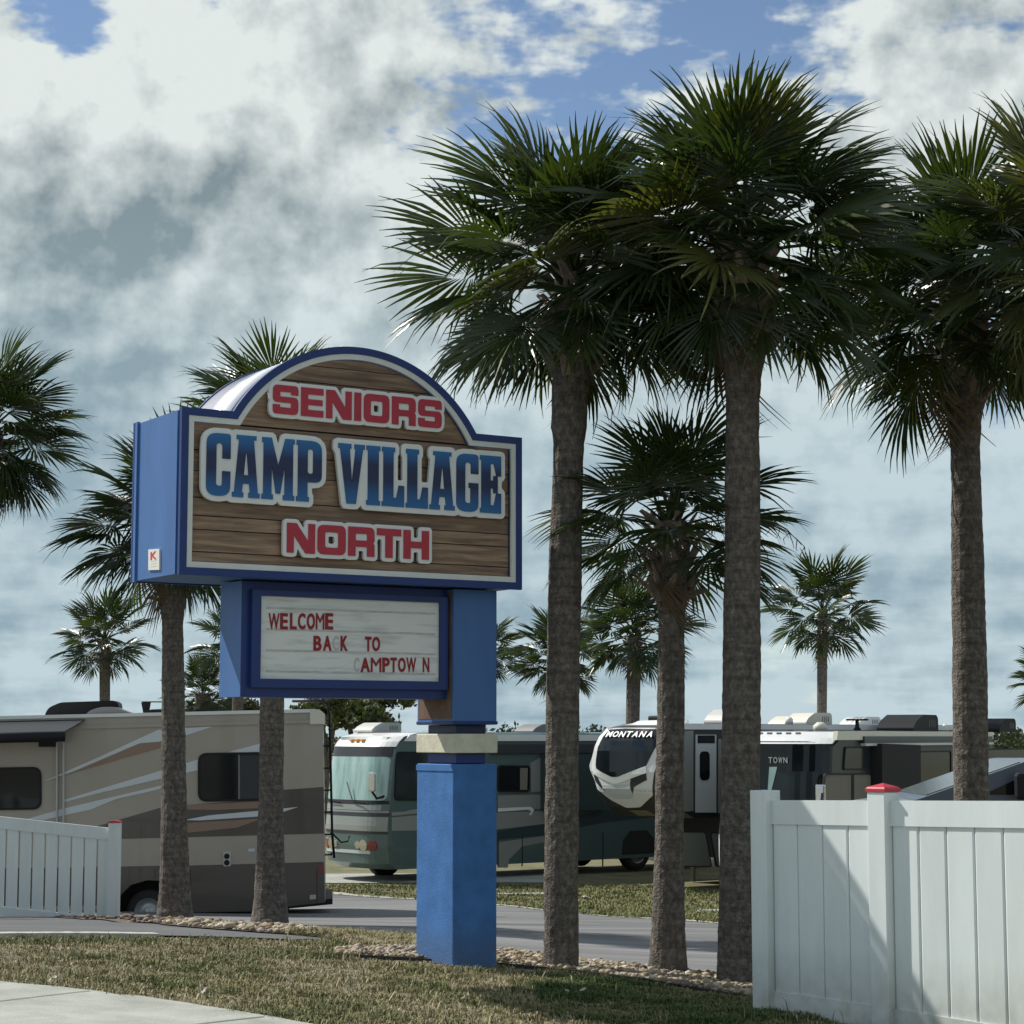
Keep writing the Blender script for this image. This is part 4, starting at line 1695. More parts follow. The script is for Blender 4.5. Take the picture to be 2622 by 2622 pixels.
def wheel(name, c, axis, r, wd, parent):
    """tyre with a rim and hub as its pieces; axis points outwards"""
    axis = Vector(axis).normalized()
    up = Vector((0, 0, 1))
    sd = axis.cross(up).normalized()
    prof = [(r * .62, wd * .5), (r * .80, wd * .52), (r * .95, wd * .45), (r, wd * .3), (r, -wd * .3), (r * .95, -wd * .45), (r * .62, -wd * .5)]
    n = 28
    v, f = [], []
    for k in range(n):
        t = 2 * math.pi * k / n
        dv = up * math.cos(t) + sd * math.sin(t)
        for rr, a in prof:
            v.append(Vector(c) + dv * rr + axis * a)
    m = len(prof)
    for k in range(n):
        for j in range(m - 1):
            f.append((k * m + j, k * m + j + 1, ((k + 1) % n) * m + j + 1, ((k + 1) % n) * m + j))
    ty = obj(name, v, f, 'rubber', parent, True)
    v, f = [], []
    rp = [(r * .63, wd * .48), (r * .56, wd * .40), (r * .50, wd * .22), (r * .22, wd * .28), (r * .16, wd * .50), (0.001, wd * .52)]
    for k in range(n):
        t = 2 * math.pi * k / n
        dv = up * math.cos(t) + sd * math.sin(t)
        for rr, a in rp:
            v.append(Vector(c) + dv * rr + axis * a)
    m = len(rp)
    for k in range(n):
        for j in range(m - 1):
            f.append((k * m + j, k * m + j + 1, ((k + 1) % n) * m + j + 1, ((k + 1) % n) * m + j))
    obj('rim', v, f, 'rim', ty, True)
    return ty


def decal(name, pl, px, m, parent, c=0.012, c0=-0.02, rad=0.0, Zf=None, holes=None):
    pts = [pl.ab(*(Zf(*p) if Zf else p)) for p in px]
    if area(pts) < 0:
        pts = pts[::-1]
    if rad:
        pts = round_poly(pts, rad, 4)
    return prism(name, pts, pl, c0, c, m, parent)


def window(pl, px, parent, Zf=None, rad=0.12, glass='glass_dark', rim='black_plastic', c=0.012):
    pts = [pl.ab(*(Zf(*p) if Zf else p)) for p in px]
    if area(pts) < 0:
        pts = pts[::-1]
    cx = sum(p[0] for p in pts) / len(pts)
    cy = sum(p[1] for p in pts) / len(pts)
    w = max(p[0] for p in pts) - min(p[0] for p in pts)
    h = max(p[1] for p in pts) - min(p[1] for p in pts)
    out = round_poly(pts, rad, 5)
    k1, k2 = (w - .07) / w, (h - .07) / h
    inn = [(cx + (x - cx) * k1, cy + (y - cy) * k2) for x, y in out]
    g = prism('window', inn, pl, -0.02, c, glass, parent)
    prism('frame', [out, inn[::-1]], pl, -0.02, c + 0.02, rim, g)
    return g


def roof_unit(parent, c, size, yaw, m='black_plastic', nose=0.35):
    """air conditioner shroud: low box with sloping nose and vents"""
    L, Wd, H = size
    pr = [(0, 0), (L, 0), (L, H * .8), (L * .93, H), (L * nose, H), (L * .12, H * .62), (0, H * .25)]
    u = Vector((math.cos(yaw), math.sin(yaw), 0))
    pl = Plane(Vector(c) - u * L / 2, u, (0, 0, 1))
    o = prism('air_conditioner', round_poly(pr, 0.05, 3), pl, -Wd / 2, Wd / 2, m, parent)
    for k in range(4):
        x = L * (.62 + .075 * k)
        prism('vent_slot', [(x, H * .25), (x + .03, H * .25), (x + .03, H * .7), (x, H * .7)], pl, Wd / 2 - .01, Wd / 2 + .006, 'grey_plastic', o)
    return o


def left_coach():
    t = R(1.35)
    d = 36.5
    o = at(838, 2312, d)
    q = R(5.0)
    uu = Vector((math.cos(q) * math.cos(t), math.sin(q) * math.cos(t), math.sin(t)))
    pl = Plane(o, uu, Vector((math.sin(q), -math.cos(q), 0)).cross(uu))
    gz = at(382, 2387, d).z
    rv = thing('motorhome', (o.x - 4, o.y, gz), 'beige and dark brown motorhome seen side on behind the left fence, rear ladder', 'motorhome')
    ab = lambda x, y: pl.ab(*ZA(x, y))
    r1 = ab(1775, 262)
    L = 10.4
    x0 = r1[0] - L
    slope0 = ab(0, 305)[1]
    wc = ab(815, 1372)

    def arch(cx, cy, r):
        return [(cx + r * math.cos(q), cy + r * math.sin(q)) for q in np.linspace(0.05, math.pi - 0.05, 14)]
    rb = ab(1785, 1310)
    bot = ab(1050, 1372)[1]
    fwx = wc[0] - 6.1
    out = [(r1[0], rb[1] + .02), (r1[0], r1[1] - .12), (r1[0] - .12, r1[1]), (x0 + .5, r1[1]), (x0 + .12, r1[1] - .45), (x0, r1[1] - 1.6), (x0, bot + .1), (x0 + .2, bot)]
    out += arch(fwx, bot, .62)[::-1]
    out += arch(wc[0], bot, .62)[::-1]
    out += [(ab(1400, 1366)[0], bot + .01)]
    out = out[::-1]
    prism('body', [out if area(out) > 0 else out[::-1]], pl, -2.5, 0, 'rv_beige', rv)
    # roof edge: white moulded strip
    prism('roof_edge', [(x0 + .5, r1[1] - .01), (r1[0] - .1, r1[1] - .01), (r1[0] - .02, r1[1] - .06), (r1[0] - .02, r1[1] + .0), (r1[0] - .14, r1[1] + .05), (x0 + .6, r1[1] + .05)], pl, -2.45, 0.03, 'rv_white', rv)
    prism('gutter', [(x0 + .5, r1[1] - .22), (r1[0] - .05, r1[1] - .2), (r1[0] - .05, r1[1] - .14), (x0 + .5, r1[1] - .16)], pl, 0, 0.025, 'rv_beige', rv)
    prism('rear_cap_corner', [(ab(1700, 0)[0], r1[1] - .22), (r1[0] + .03, r1[1] - .22), (r1[0] + .03, r1[1] - .04), (r1[0] - .06, r1[1] + .04), (ab(1700, 0)[0], r1[1] + .04)], pl, -2.45, 0.035, 'rv_cream', rv)
    dc = lambda nm, p, m, c=0.006: decal(nm, pl, p, m, rv, c=c, c0=-.01, Zf=ZA)
    dc('stripe', [(540, 890), (870, 793), (1010, 775), (1450, 745), (1560, 692), (1779, 676), (1779, 932), (660, 962), (560, 962), (480, 940)], 'rv_brown')
    dc('stripe', [(1045, 1108), (1779, 1088), (1786, 1312), (1560, 1336), (1400, 1360), (1050, 1366), (1043, 1290)], 'rv_brown')
    dc('stripe', [(-600, 1136), (640, 1114), (1045, 1106), (1043, 1290), (1000, 1230), (930, 1195), (810, 1188), (720, 1215), (665, 1270), (640, 1330), (-600, 1330)], 'rv_brown')
    dc('stripe', [(235, 648), (560, 505), (870, 362), (1175, 343), (1000, 400), (870, 428), (770, 435), (400, 592)], 'rv_silver', .010)
    dc('stripe', [(235, 658), (400, 596), (770, 437), (1000, 403), (870, 466), (700, 512), (350, 617)], 'rv_tan', .008)
    dc('stripe', [(350, 748), (600, 672), (1090, 525), (1090, 583), (870, 634), (560, 706), (360, 758)], 'rv_silver', .010)
    dc('stripe', [(150, 852), (330, 800), (870, 672), (1000, 640), (870, 690), (640, 742), (500, 800), (240, 858)], 'rv_silver', .010)
    dc('stripe', [(1250, 486), (1440, 435), (1480, 425), (1480, 486)], 'rv_silver', .010)
    dc('stripe', [(1010, 858), (1150, 832), (1500, 800), (1640, 786), (1560, 812), (1430, 838), (1100, 860)], 'rv_silver', .010)
    dc('stripe', [(1000, 775), (1300, 762), (1500, 752), (1500, 775), (1430, 792), (1200, 802), (1010, 800)], 'rv_tan', .009)
    dc('stripe', [(1010, 875), (1440, 850), (1300, 900), (1010, 930)], 'rv_tan', .009)
    window(pl, [(-170, 572), (228, 565), (230, 800), (-170, 806)], rv, ZA, .16)
    w = window(pl, [(1088, 490), (1500, 483), (1500, 750), (1088, 758)], rv, ZA, .16)
    decal('divider', pl, [(1310, 500), (1318, 500), (1318, 745), (1310, 745)], 'grey_plastic', w, c=.016, Zf=ZA)
    decal('curtain', pl, [(1316, 505), (1440, 503), (1440, 742), (1316, 744)], 'rv_graphite', w, c=.014, Zf=ZA)
    pn = decal('outlet_plate', pl, [(1225, 1032), (1270, 1030), (1270, 1112), (1228, 1113)], 'light_grey_plastic', rv, c=.02, Zf=ZA, rad=.03)
    for yy in (1057, 1092):
        q = pl.ab(*ZA(1247, yy))
        prism('socket', [(q[0] + .05 * math.cos(k), q[1] + .05 * math.sin(k)) for k in np.linspace(0, 2 * math.pi, 12, False)], pl, .019, .026, 'black_plastic', pn)
    decal('marker_plate', pl, [(1703, 1270), (1737, 1268), (1737, 1292), (1703, 1294)], 'light_grey_plastic', rv, c=.02, Zf=ZA)
    decal('badge', pl, [(1365, 1016), (1400, 1014), (1400, 1030), (1365, 1032)], 'rv_silver', rv, c=.012, Zf=ZA)
    decal('tail_lamp', pl, [(1750, 1105), (1779, 1103), (1782, 1150), (1752, 1152)], 'lamp_red', rv, c=.02, Zf=ZA)
    for xx in (480, 640, 850, 1045, 1400, 1740):
        decal('locker_seam', pl, [(xx, 1130), (xx + 3, 1130), (xx + 3, 1320 if xx > 1000 else 1180), (xx, 1320 if xx > 1000 else 1180)], 'rubber', rv, c=.0085, Zf=ZA)
    # awning over the left part, open a little, with its arms
    a0, b0 = ab(-600, 322)
    a1, b1 = ab(490, 304)
    aw = Plane(pl.o, pl.u, pl.v)
    v = [pl.P(a0, b0 - .02, .03), pl.P(ab(470, 0)[0], b0 - .02, .03), pl.P(ab(375, 0)[0], ab(375, 372)[1], .55), pl.P(a0, ab(375, 372)[1] - .02, .55)]
    v += [p - Vector((0, 0, .02)) for p in v]
    obj('awning', v, [(0, 1, 2, 3), (7, 6, 5, 4), (0, 4, 5, 1), (1, 5, 6, 2), (2, 6, 7, 3), (3, 7, 4, 0)], 'rv_graphite', rv)
    tube('awning_roller', [pl.P(a0, ab(375, 398)[1], .56), pl.P(ab(380, 0)[0], ab(375, 398)[1], .56)], .09, 'black_plastic', rv)
    decal('awning_bracket', pl, [(225, 428), (305, 428), (305, 456), (225, 456)], 'black_plastic', rv, c=.3, Zf=ZA, c0=.0)
    for xx in (310, 347):
        decal('awning_arm', pl, [(xx, 430), (xx + 9, 430), (xx + 9, 870), (xx, 870)], 'light_grey_plastic', rv, c=.07, Zf=ZA, c0=.0)
    # roof gear
    rt = lambda x: r1[1] + .04
    for (xa, xb, yt, cc, m) in ((188, 612, 200, -1.2, 'black_plastic'), (440, 720, 236, -.7, 'grey_plastic'), (760, 985, 248, -.7, 'black_plastic')):
        aa, _ = ab(xa, 290)
        bb, bt = ab(xb, yt)
        H = bt - rt(0) + .02
        wd = bb - aa
        prm = [(aa, rt(0)), (bb, rt(0)), (bb, rt(0) + H * .8), (bb - .08, rt(0) + H), (aa + wd * .22, rt(0) + H * .95), (aa + wd * .06, rt(0) + H * .6)]
        if xa == 440:
            prm = [(aa, rt(0)), (bb, rt(0)), (bb - wd * .2, rt(0) + H * .45), (bb - wd * .4, rt(0) + H), (aa + wd * .3, rt(0) + H), (aa + wd * .1, rt(0) + H * .6)]
        un = prism('air_conditioner', round_poly(prm, .07, 4), pl, cc - .7, cc, m, rv)
    an = ab(755, 200)
    e = ab(865, 200)
    prism('antenna', [(an[0], an[1] - .02), (e[0], e[1] - .02), (e[0], e[1]), (an[0] - .03, an[1])], pl, -1.1, -1.0, 'black_plastic', rv)
    q = ab(775, 240)
    prism('antenna', [(q[0] - .05, rt(0)), (q[0] + .04, rt(0)), (q[0] + .08, an[1] - .02), (q[0] - .09, an[1] - .02)], pl, -1.1, -1.0, 'black_plastic', rv)
    wheel('wheel', pl.P(wc[0], wc[1] + .02, -.22), (0, -1, 0), .39, .26, rv)
    wheel('wheel', pl.P(fwx, wc[1] + .02, -.22), (0, -1, 0), .39, .26, rv)
    wheel('wheel', pl.P(wc[0], wc[1] + .02, -2.2), (0, 1, 0), .39, .26, rv)
    wheel('wheel', pl.P(fwx, wc[1] + .02, -2.2), (0, 1, 0), .39, .26, rv)
    prism('wheel_well', [(wc[0] - .6, bot + .02), (wc[0] + .6, bot + .02), (wc[0] + .6, bot + .6), (wc[0] - .6, bot + .6)], pl, -1.6, -.45, 'rubber', rv)
    q = ab(1240, 1374)
    prism('underframe', [(ab(1045, 0)[0], q[1] - .12), (ab(1560, 0)[0], q[1] - .1), (ab(1560, 0)[0], q[1] + .05), (ab(1045, 0)[0], q[1] + .05)], pl, -2.2, -.12, 'rubber', rv)
    b = ab(1560, 1336)
    e = ab(1828, 1306)
    prism('rear_bumper', [(b[0], b[1] - .04), (e[0], e[1] - .05), (e[0], e[1] + .05), (b[0], b[1] + .05)], pl, -2.4, -.03, 'black_plastic', rv)
    # rear ladder stands off behind the rear wall
    lx = ab(1815, 600)[0]
    for c in (-.5, -.95):
        tube('ladder_rail', [pl.P(ab(1600, 0)[0], ab(0, 242)[1] + .02, c), pl.P(ab(1770, 0)[0], ab(0, 240)[1], c), pl.P(lx - .03, ab(0, 262)[1], c), pl.P(lx, ab(0, 330)[1], c), pl.P(lx + .02, ab(0, 1000)[1], c), pl.P(lx + .05, ab(0, 1130)[1], c)], .022, 'black_plastic', rv)
    for yy in (495, 620, 745, 870, 995, 1110):
        tube('ladder_rung', [pl.P(lx, ab(0, yy)[1], -.5), pl.P(lx, ab(0, yy)[1], -.95)], .018, 'black_plastic', rv)
        tube('ladder_rung', [pl.P(r1[0], ab(0, yy)[1], -.5), pl.P(lx, ab(0, yy)[1], -.5)], .014, 'black_plastic', rv)
    tube('hose', [pl.P(lx + .03, ab(0, 990)[1], -.4), pl.P(lx + .18, ab(0, 1040)[1], -.35), pl.P(lx + .30, ab(0, 1035)[1], -.35), pl.P(lx + .33, ab(0, 1005)[1], -.35)], .016, 'black_plastic', rv)


left_coach()


class Rig:
    """box vehicle: s along its length from the nose, w across from the near side, z up"""
    def __init__(self, px, d, alpha, z0, W=2.5, bow=0.22):
        c = at(px, 1885, d)
        self.o = Vector((c.x, c.y, z0))
        self.u = Vector((math.cos(alpha), math.sin(alpha), 0))
        self.w = Vector((-math.sin(alpha), math.cos(alpha), 0))
        self.W, self.bow, self.al = W, bow, alpha
        self.side = Plane(self.o, self.u, (0, 0, 1))
        self.front = Plane(self.o, -self.w, (0, 0, 1))      # a = -w
        self.nose = [(0, 0)]

    def P(self, s, w, z):
        return self.o + self.u * s + self.w * w + Vector((0, 0, z))

    def corner(self, w):
        return self.bow * abs(2 * w / self.W - 1) ** 4

    def sz(self, z):
        pts = self.nose
        if z <= pts[0][1]:
            return pts[0][0]
        for (s0, z0), (s1, z1) in zip(pts, pts[1:]):
            if z0 <= z <= z1:
                return s0 + (s1 - s0) * (z - z0) / max(1e-6, z1 - z0)
        return pts[-1][0]

    def body(self, name, nose, rear, m, parent, n=16):
        """nose: front profile (s, z) from bottom to roof; rear: the rest of the loop"""
        self.nose = nose
        prof = nose + rear
        k = len(prof)
        v, f = [], []
        for i in range(n + 1):
            w = self.W * i / n
            for j, (s, z) in enumerate(prof):
                ss = s + (self.corner(w) if j < len(nose) else 0)
                # roof edge rounding
                zz = z - (0.10 * abs(2 * w / self.W - 1) ** 10 if z > 2.9 else 0)
                v.append(self.P(ss, w, zz))
        for i in range(n):
            for j in range(k):
                j2 = (j + 1) % k
                f.append((i * k + j, (i + 1) * k + j, (i + 1) * k + j2, i * k + j2))
        f.append(tuple(range(k)))
        f.append(tuple(n * k + j for j in reversed(range(k))))
        o = obj(name, v, f, m, parent)
        bm = bmesh.new()
        bm.from_mesh(o.data)
        bmesh.ops.recalc_face_normals(bm, faces=bm.faces)
        bm.to_mesh(o.data)
        bm.free()
        return o

    def face(self, name, px, m, parent, Zf=None, off=0.012, rad=0.0, wz=None, step=0.12):
        """piece lying on the curved nose, outlined by sight lines or by (w, z) points"""
        if wz is None:
            pts = []
            for p in px:
                a, b = self.front.ab(*(Zf(*p) if Zf else p), -0.12)
                pts.append((-a, b))
        else:
            pts = wz
        if rad:
            pts = round_poly(pts, rad, 4)
        bm = bmesh.new()
        vs = [bm.verts.new((x, 0, z)) for x, z in pts]
        bm.faces.new(vs)
        for ax in (0, 2):
            lo = min(p[0 if ax == 0 else 1] for p in pts)
            hi = max(p[0 if ax == 0 else 1] for p in pts)
            q = lo + step
            while q < hi:
                co = [0, 0, 0]
                co[ax] = q
                no = [0, 0, 0]
                no[ax] = 1
                bmesh.ops.bisect_plane(bm, geom=bm.verts[:] + bm.edges[:] + bm.faces[:], plane_co=co, plane_no=no)
                q += step
        for v in bm.verts:
            w, z = v.co.x, v.co.z
            v.co = self.P(self.sz(z) + self.corner(max(0, min(self.W, w))) - off, w, z)
        r = bmesh.ops.extrude_face_region(bm, geom=bm.faces[:])
        bmesh.ops.translate(bm, vec=self.u * (off + 0.01), verts=[e for e in r['geom'] if isinstance(e, bmesh.types.BMVert)])
        bmesh.ops.recalc_face_normals(bm, faces=bm.faces)
        return bmobj(name, bm, m, parent)


def mirror_arm(rig, parent, w, z, out, m='chrome'):
    p = rig.P(rig.sz(z) + rig.corner(w), w, z)
    q = p - rig.u * out + Vector((0, 0, .12))
    tube('mirror_arm', [p, p - rig.u * out * .6 + Vector((0, 0, -.05)), q], .03, 'black_plastic', parent)
    box('mirror', q + Vector((0, 0, .22)), (.10, .22, .46), m, parent, Matrix.Rotation(rig.al, 3, 'Z'), .04)


def green_coach():
    z0 = terr(-2.8, 48) - .02
    rg = Rig(968, 48.0, R(40), z0, 2.5, .30)
    rv = thing('motorhome', rg.o, 'dark green motorhome with a white front cap, parked behind the blue pole', 'motorhome')
    top = rg.side.ab(1010, 1874)[1]
    nose = [(.30, .34), (.06, .48), (0, .9), (.0, 1.35), (.04, 1.75), (.15, 2.75), (.24, top - .32), (.42, top - .12), (.9, top - .02)]
    rg.body('body', nose, [(2, top), (11.4, top), (11.5, top - .2), (11.5, .32)], 'rv_green', rv)
    zw = lambda y, x=300: rg.front.ab(*ZB(x, y), -.12)[1]
    W = rg.W
    # windshield with a pale curtain drawn behind it
    rg.face('windshield', None, 'curtain_mint', rv, wz=[(.06, zw(960)), (2.44, zw(960)), (2.44, zw(655)), (.06, zw(655))], rad=.12, off=.016)
    rg.face('visor', None, 'rv_graphite', rv, wz=[(.05, zw(654)), (2.45, zw(654)), (2.45, zw(585)), (.05, zw(585))], off=.016)
    for y in (970, 980):
        pass
    rg.face('windshield_seal', None, 'rubber', rv, wz=[(.01, zw(985)), (2.49, zw(985)), (2.49, zw(962)), (.01, zw(962))], off=.02)
    rg.face('wiper_panel', None, 'rv_grey', rv, wz=[(.15, zw(1030)), (2.45, zw(1030)), (2.45, zw(992)), (.15, zw(992))], off=.016)
    rg.face('front_cap', None, 'rv_white', rv, wz=[(.0, zw(584)), (2.5, zw(584)), (2.5, top - .02), (.0, top - .02)], off=.014)
    for k in range(3):
        w = 1.25 + (k - 1) * .22
        q = rg.P(rg.sz(zw(540)) + rg.corner(w) - .04, w, zw(540))
        box('marker_lamp', q, (.1, .12, .06), 'amber', rv, Matrix.Rotation(rg.al, 3, 'Z'), .015)
    rg.face('stripe', None, 'rv_grey', rv, wz=[(.0, zw(1175)), (2.5, zw(1175)), (2.5, zw(1075)), (.0, zw(1075))], off=.010)
    rg.face('stripe', None, 'rv_graphite', rv, wz=[(.0, zw(1072)), (2.5, zw(1072)), (2.5, zw(1048)), (.0, zw(1048))], off=.012)
    rg.face('stripe', None, 'rv_grey', rv, wz=[(.0, zw(1046)), (2.5, zw(1046)), (2.5, zw(1034)), (.0, zw(1034))], off=.010)
    rg.face('stripe', None, 'rv_graphite', rv, wz=[(.0, zw(1195)), (2.5, zw(1195)), (2.5, zw(1178)), (.0, zw(1178))], off=.012)
    rg.face('stripe', None, 'rv_silver', rv, wz=[(.4, zw(1335)), (2.5, zw(1335)), (2.5, zw(1312)), (.4, zw(1312))], off=.012)
    for w in (.32, 2.15):
        for k, (dw, m, r) in enumerate(((0, 'lamp_red', .12), (.26, 'chrome', .13), (.46, 'chrome', .09))):
            ww = w + (dw if w < 1 else -dw)
            cz = zw(1275)
            pts = [(ww + r * math.cos(q), cz + r * math.sin(q)) for q in np.linspace(0, 2 * math.pi, 14, False)]
            rg.face('headlamp', None, m, rv, wz=pts, off=.03)
    for w0 in (.5, 1.5):
        p = rg.P(rg.sz(zw(985)) - .05, w0, zw(985))
        tube('wiper', [p, p + rg.w * .5 + Vector((0, 0, .05)), p + rg.w * .75 + Vector((0, 0, .5))], .014, 'black_plastic', rv)
    sp = rg.side
    d = lambda nm, p, m, Z=ZB, c=.008, rad=0: decal(nm, sp, p, m, rv, c=c, c0=-.02, Zf=Z, rad=rad)
    b0 = sp.ab(*ZB(700, 1440))[1]
    # roof rail, awning
    L1 = 9.5
    zt = top - .10
    prism('roof_rail', [(.75, zt - .12), (11.4, zt - .12), (11.4, zt + .03), (.9, zt + .03)], sp, -.02, .05, 'rv_white', rv)
    prism('awning_case', [(3.4, zt - .42), (11.2, zt - .42), (11.2, zt - .2), (3.4, zt - .2)], sp, -.02, .10, 'rv_graphite', rv)
    # side windows
    window(sp, [(590, 620), (700, 620), (830, 620), (830, 965), (575, 965)], rv, ZB, .12, 'glass_smoke')
    window(sp, [(1308, 715), (1535, 718), (1530, 905), (1305, 905)], rv, ZB, .1)
    decal('curtain', sp, [(1465, 735), (1520, 735), (1515, 890), (1465, 890)], 'curtain_tan', rv, c=.016, Zf=ZB)
    # slide-out around the second window
    so_ = decal('slide_out', sp, [(1610, 640), (2050, 640), (2050, 1030), (1610, 1030)], 'rv_darkteal', rv, c=.22, Zf=ZB)
    # swooshes
    d('stripe', [(560, 1048), (640, 1045), (705, 1030), (1300, 960), (1300, 1000), (700, 1060), (560, 1075)], 'rv_grey')
    d('stripe', [(560, 1085), (700, 1072), (1310, 1050), (1640, 1040), (1640, 1130), (1310, 1170), (560, 1180)], 'rv_grey')
    d('stripe', [(1310, 930), (1460, 925), (1610, 925), (1610, 1025), (1310, 1030)], 'rv_grey', c=.006)
    d('stripe', [(1310, 1020), (1540, 1010), (1565, 1030), (1545, 1068), (1528, 1068), (1545, 1042), (1525, 1030), (1310, 1045)], 'rv_white', c=.012)
    d('stripe', [(1540, 700), (1612, 660), (1612, 900), (1545, 905)], 'rv_grey', c=.006)
    d('stripe', [(1310, 1180), (1640, 1130), (2000, 1040), (2400, 1000), (2400, 1080), (2050, 1120), (1640, 1210), (1310, 1240)], 'rv_darkteal', c=.010)
    d('stripe', [(1310, 1260), (1640, 1215), (1640, 1260), (1480, 1290), (1390, 1380), (1380, 1440), (1310, 1440)], 'rv_grey', c=.006)
    for xx in (900, 1150, 1310, 1480, 1640, 1850, 2050):
        d('locker_seam', [(xx, 1190), (xx + 4, 1190), (xx + 4, 1430), (xx, 1430)], 'rubber', c=.013)
    wheel('wheel', rg.P(1.9, .18, .48), -rg.w, .48, .28, rv)
    wheel('wheel', rg.P(1.9, 2.3, .48), rg.w, .48, .28, rv)
    wheel('wheel', rg.P(8.4, .18, .48), -rg.w, .48, .28, rv)
    wheel('wheel', rg.P(8.4, 2.3, .48), rg.w, .48, .28, rv)
    prism('wheel_well', [(1.3, .42), (2.5, .42), (2.45, .8), (2.2, 1.02), (1.6, 1.02), (1.35, .8)], sp, -.01, .006, 'rubber', rv)
    prism('wheel_well', [(7.8, .42), (9.0, .42), (8.95, .8), (8.7, 1.02), (8.1, 1.02), (7.85, .8)], sp, -.01, .006, 'rubber', rv)
    mirror_arm(rg, rv, .12, zw(930), .35)
    # roof gear
    for s, w, L, H, m in ((.9, 1.8, .9, .24, 'light_grey_plastic'), (5.6, 1.2, 1.0, .22, 'grey_plastic'), (9.2, 1.2, 1.0, .24, 'light_grey_plastic')):
        roof_unit(rv, rg.P(s + .4, w, top - .01), (L, .75, H), rg.al, m)
    for s, w, r in ((3.0, 1.0, .12), (3.6, 1.5, .09), (6.5, 1.0, .14), (7.2, 1.4, .1)):
        q = rg.P(s, w, top)
        tube('roof_vent', [q, q + Vector((0, 0, .14)), q + Vector((0, 0, .2))], [r, r, r * .5], 'rv_white', rv)


green_coach()


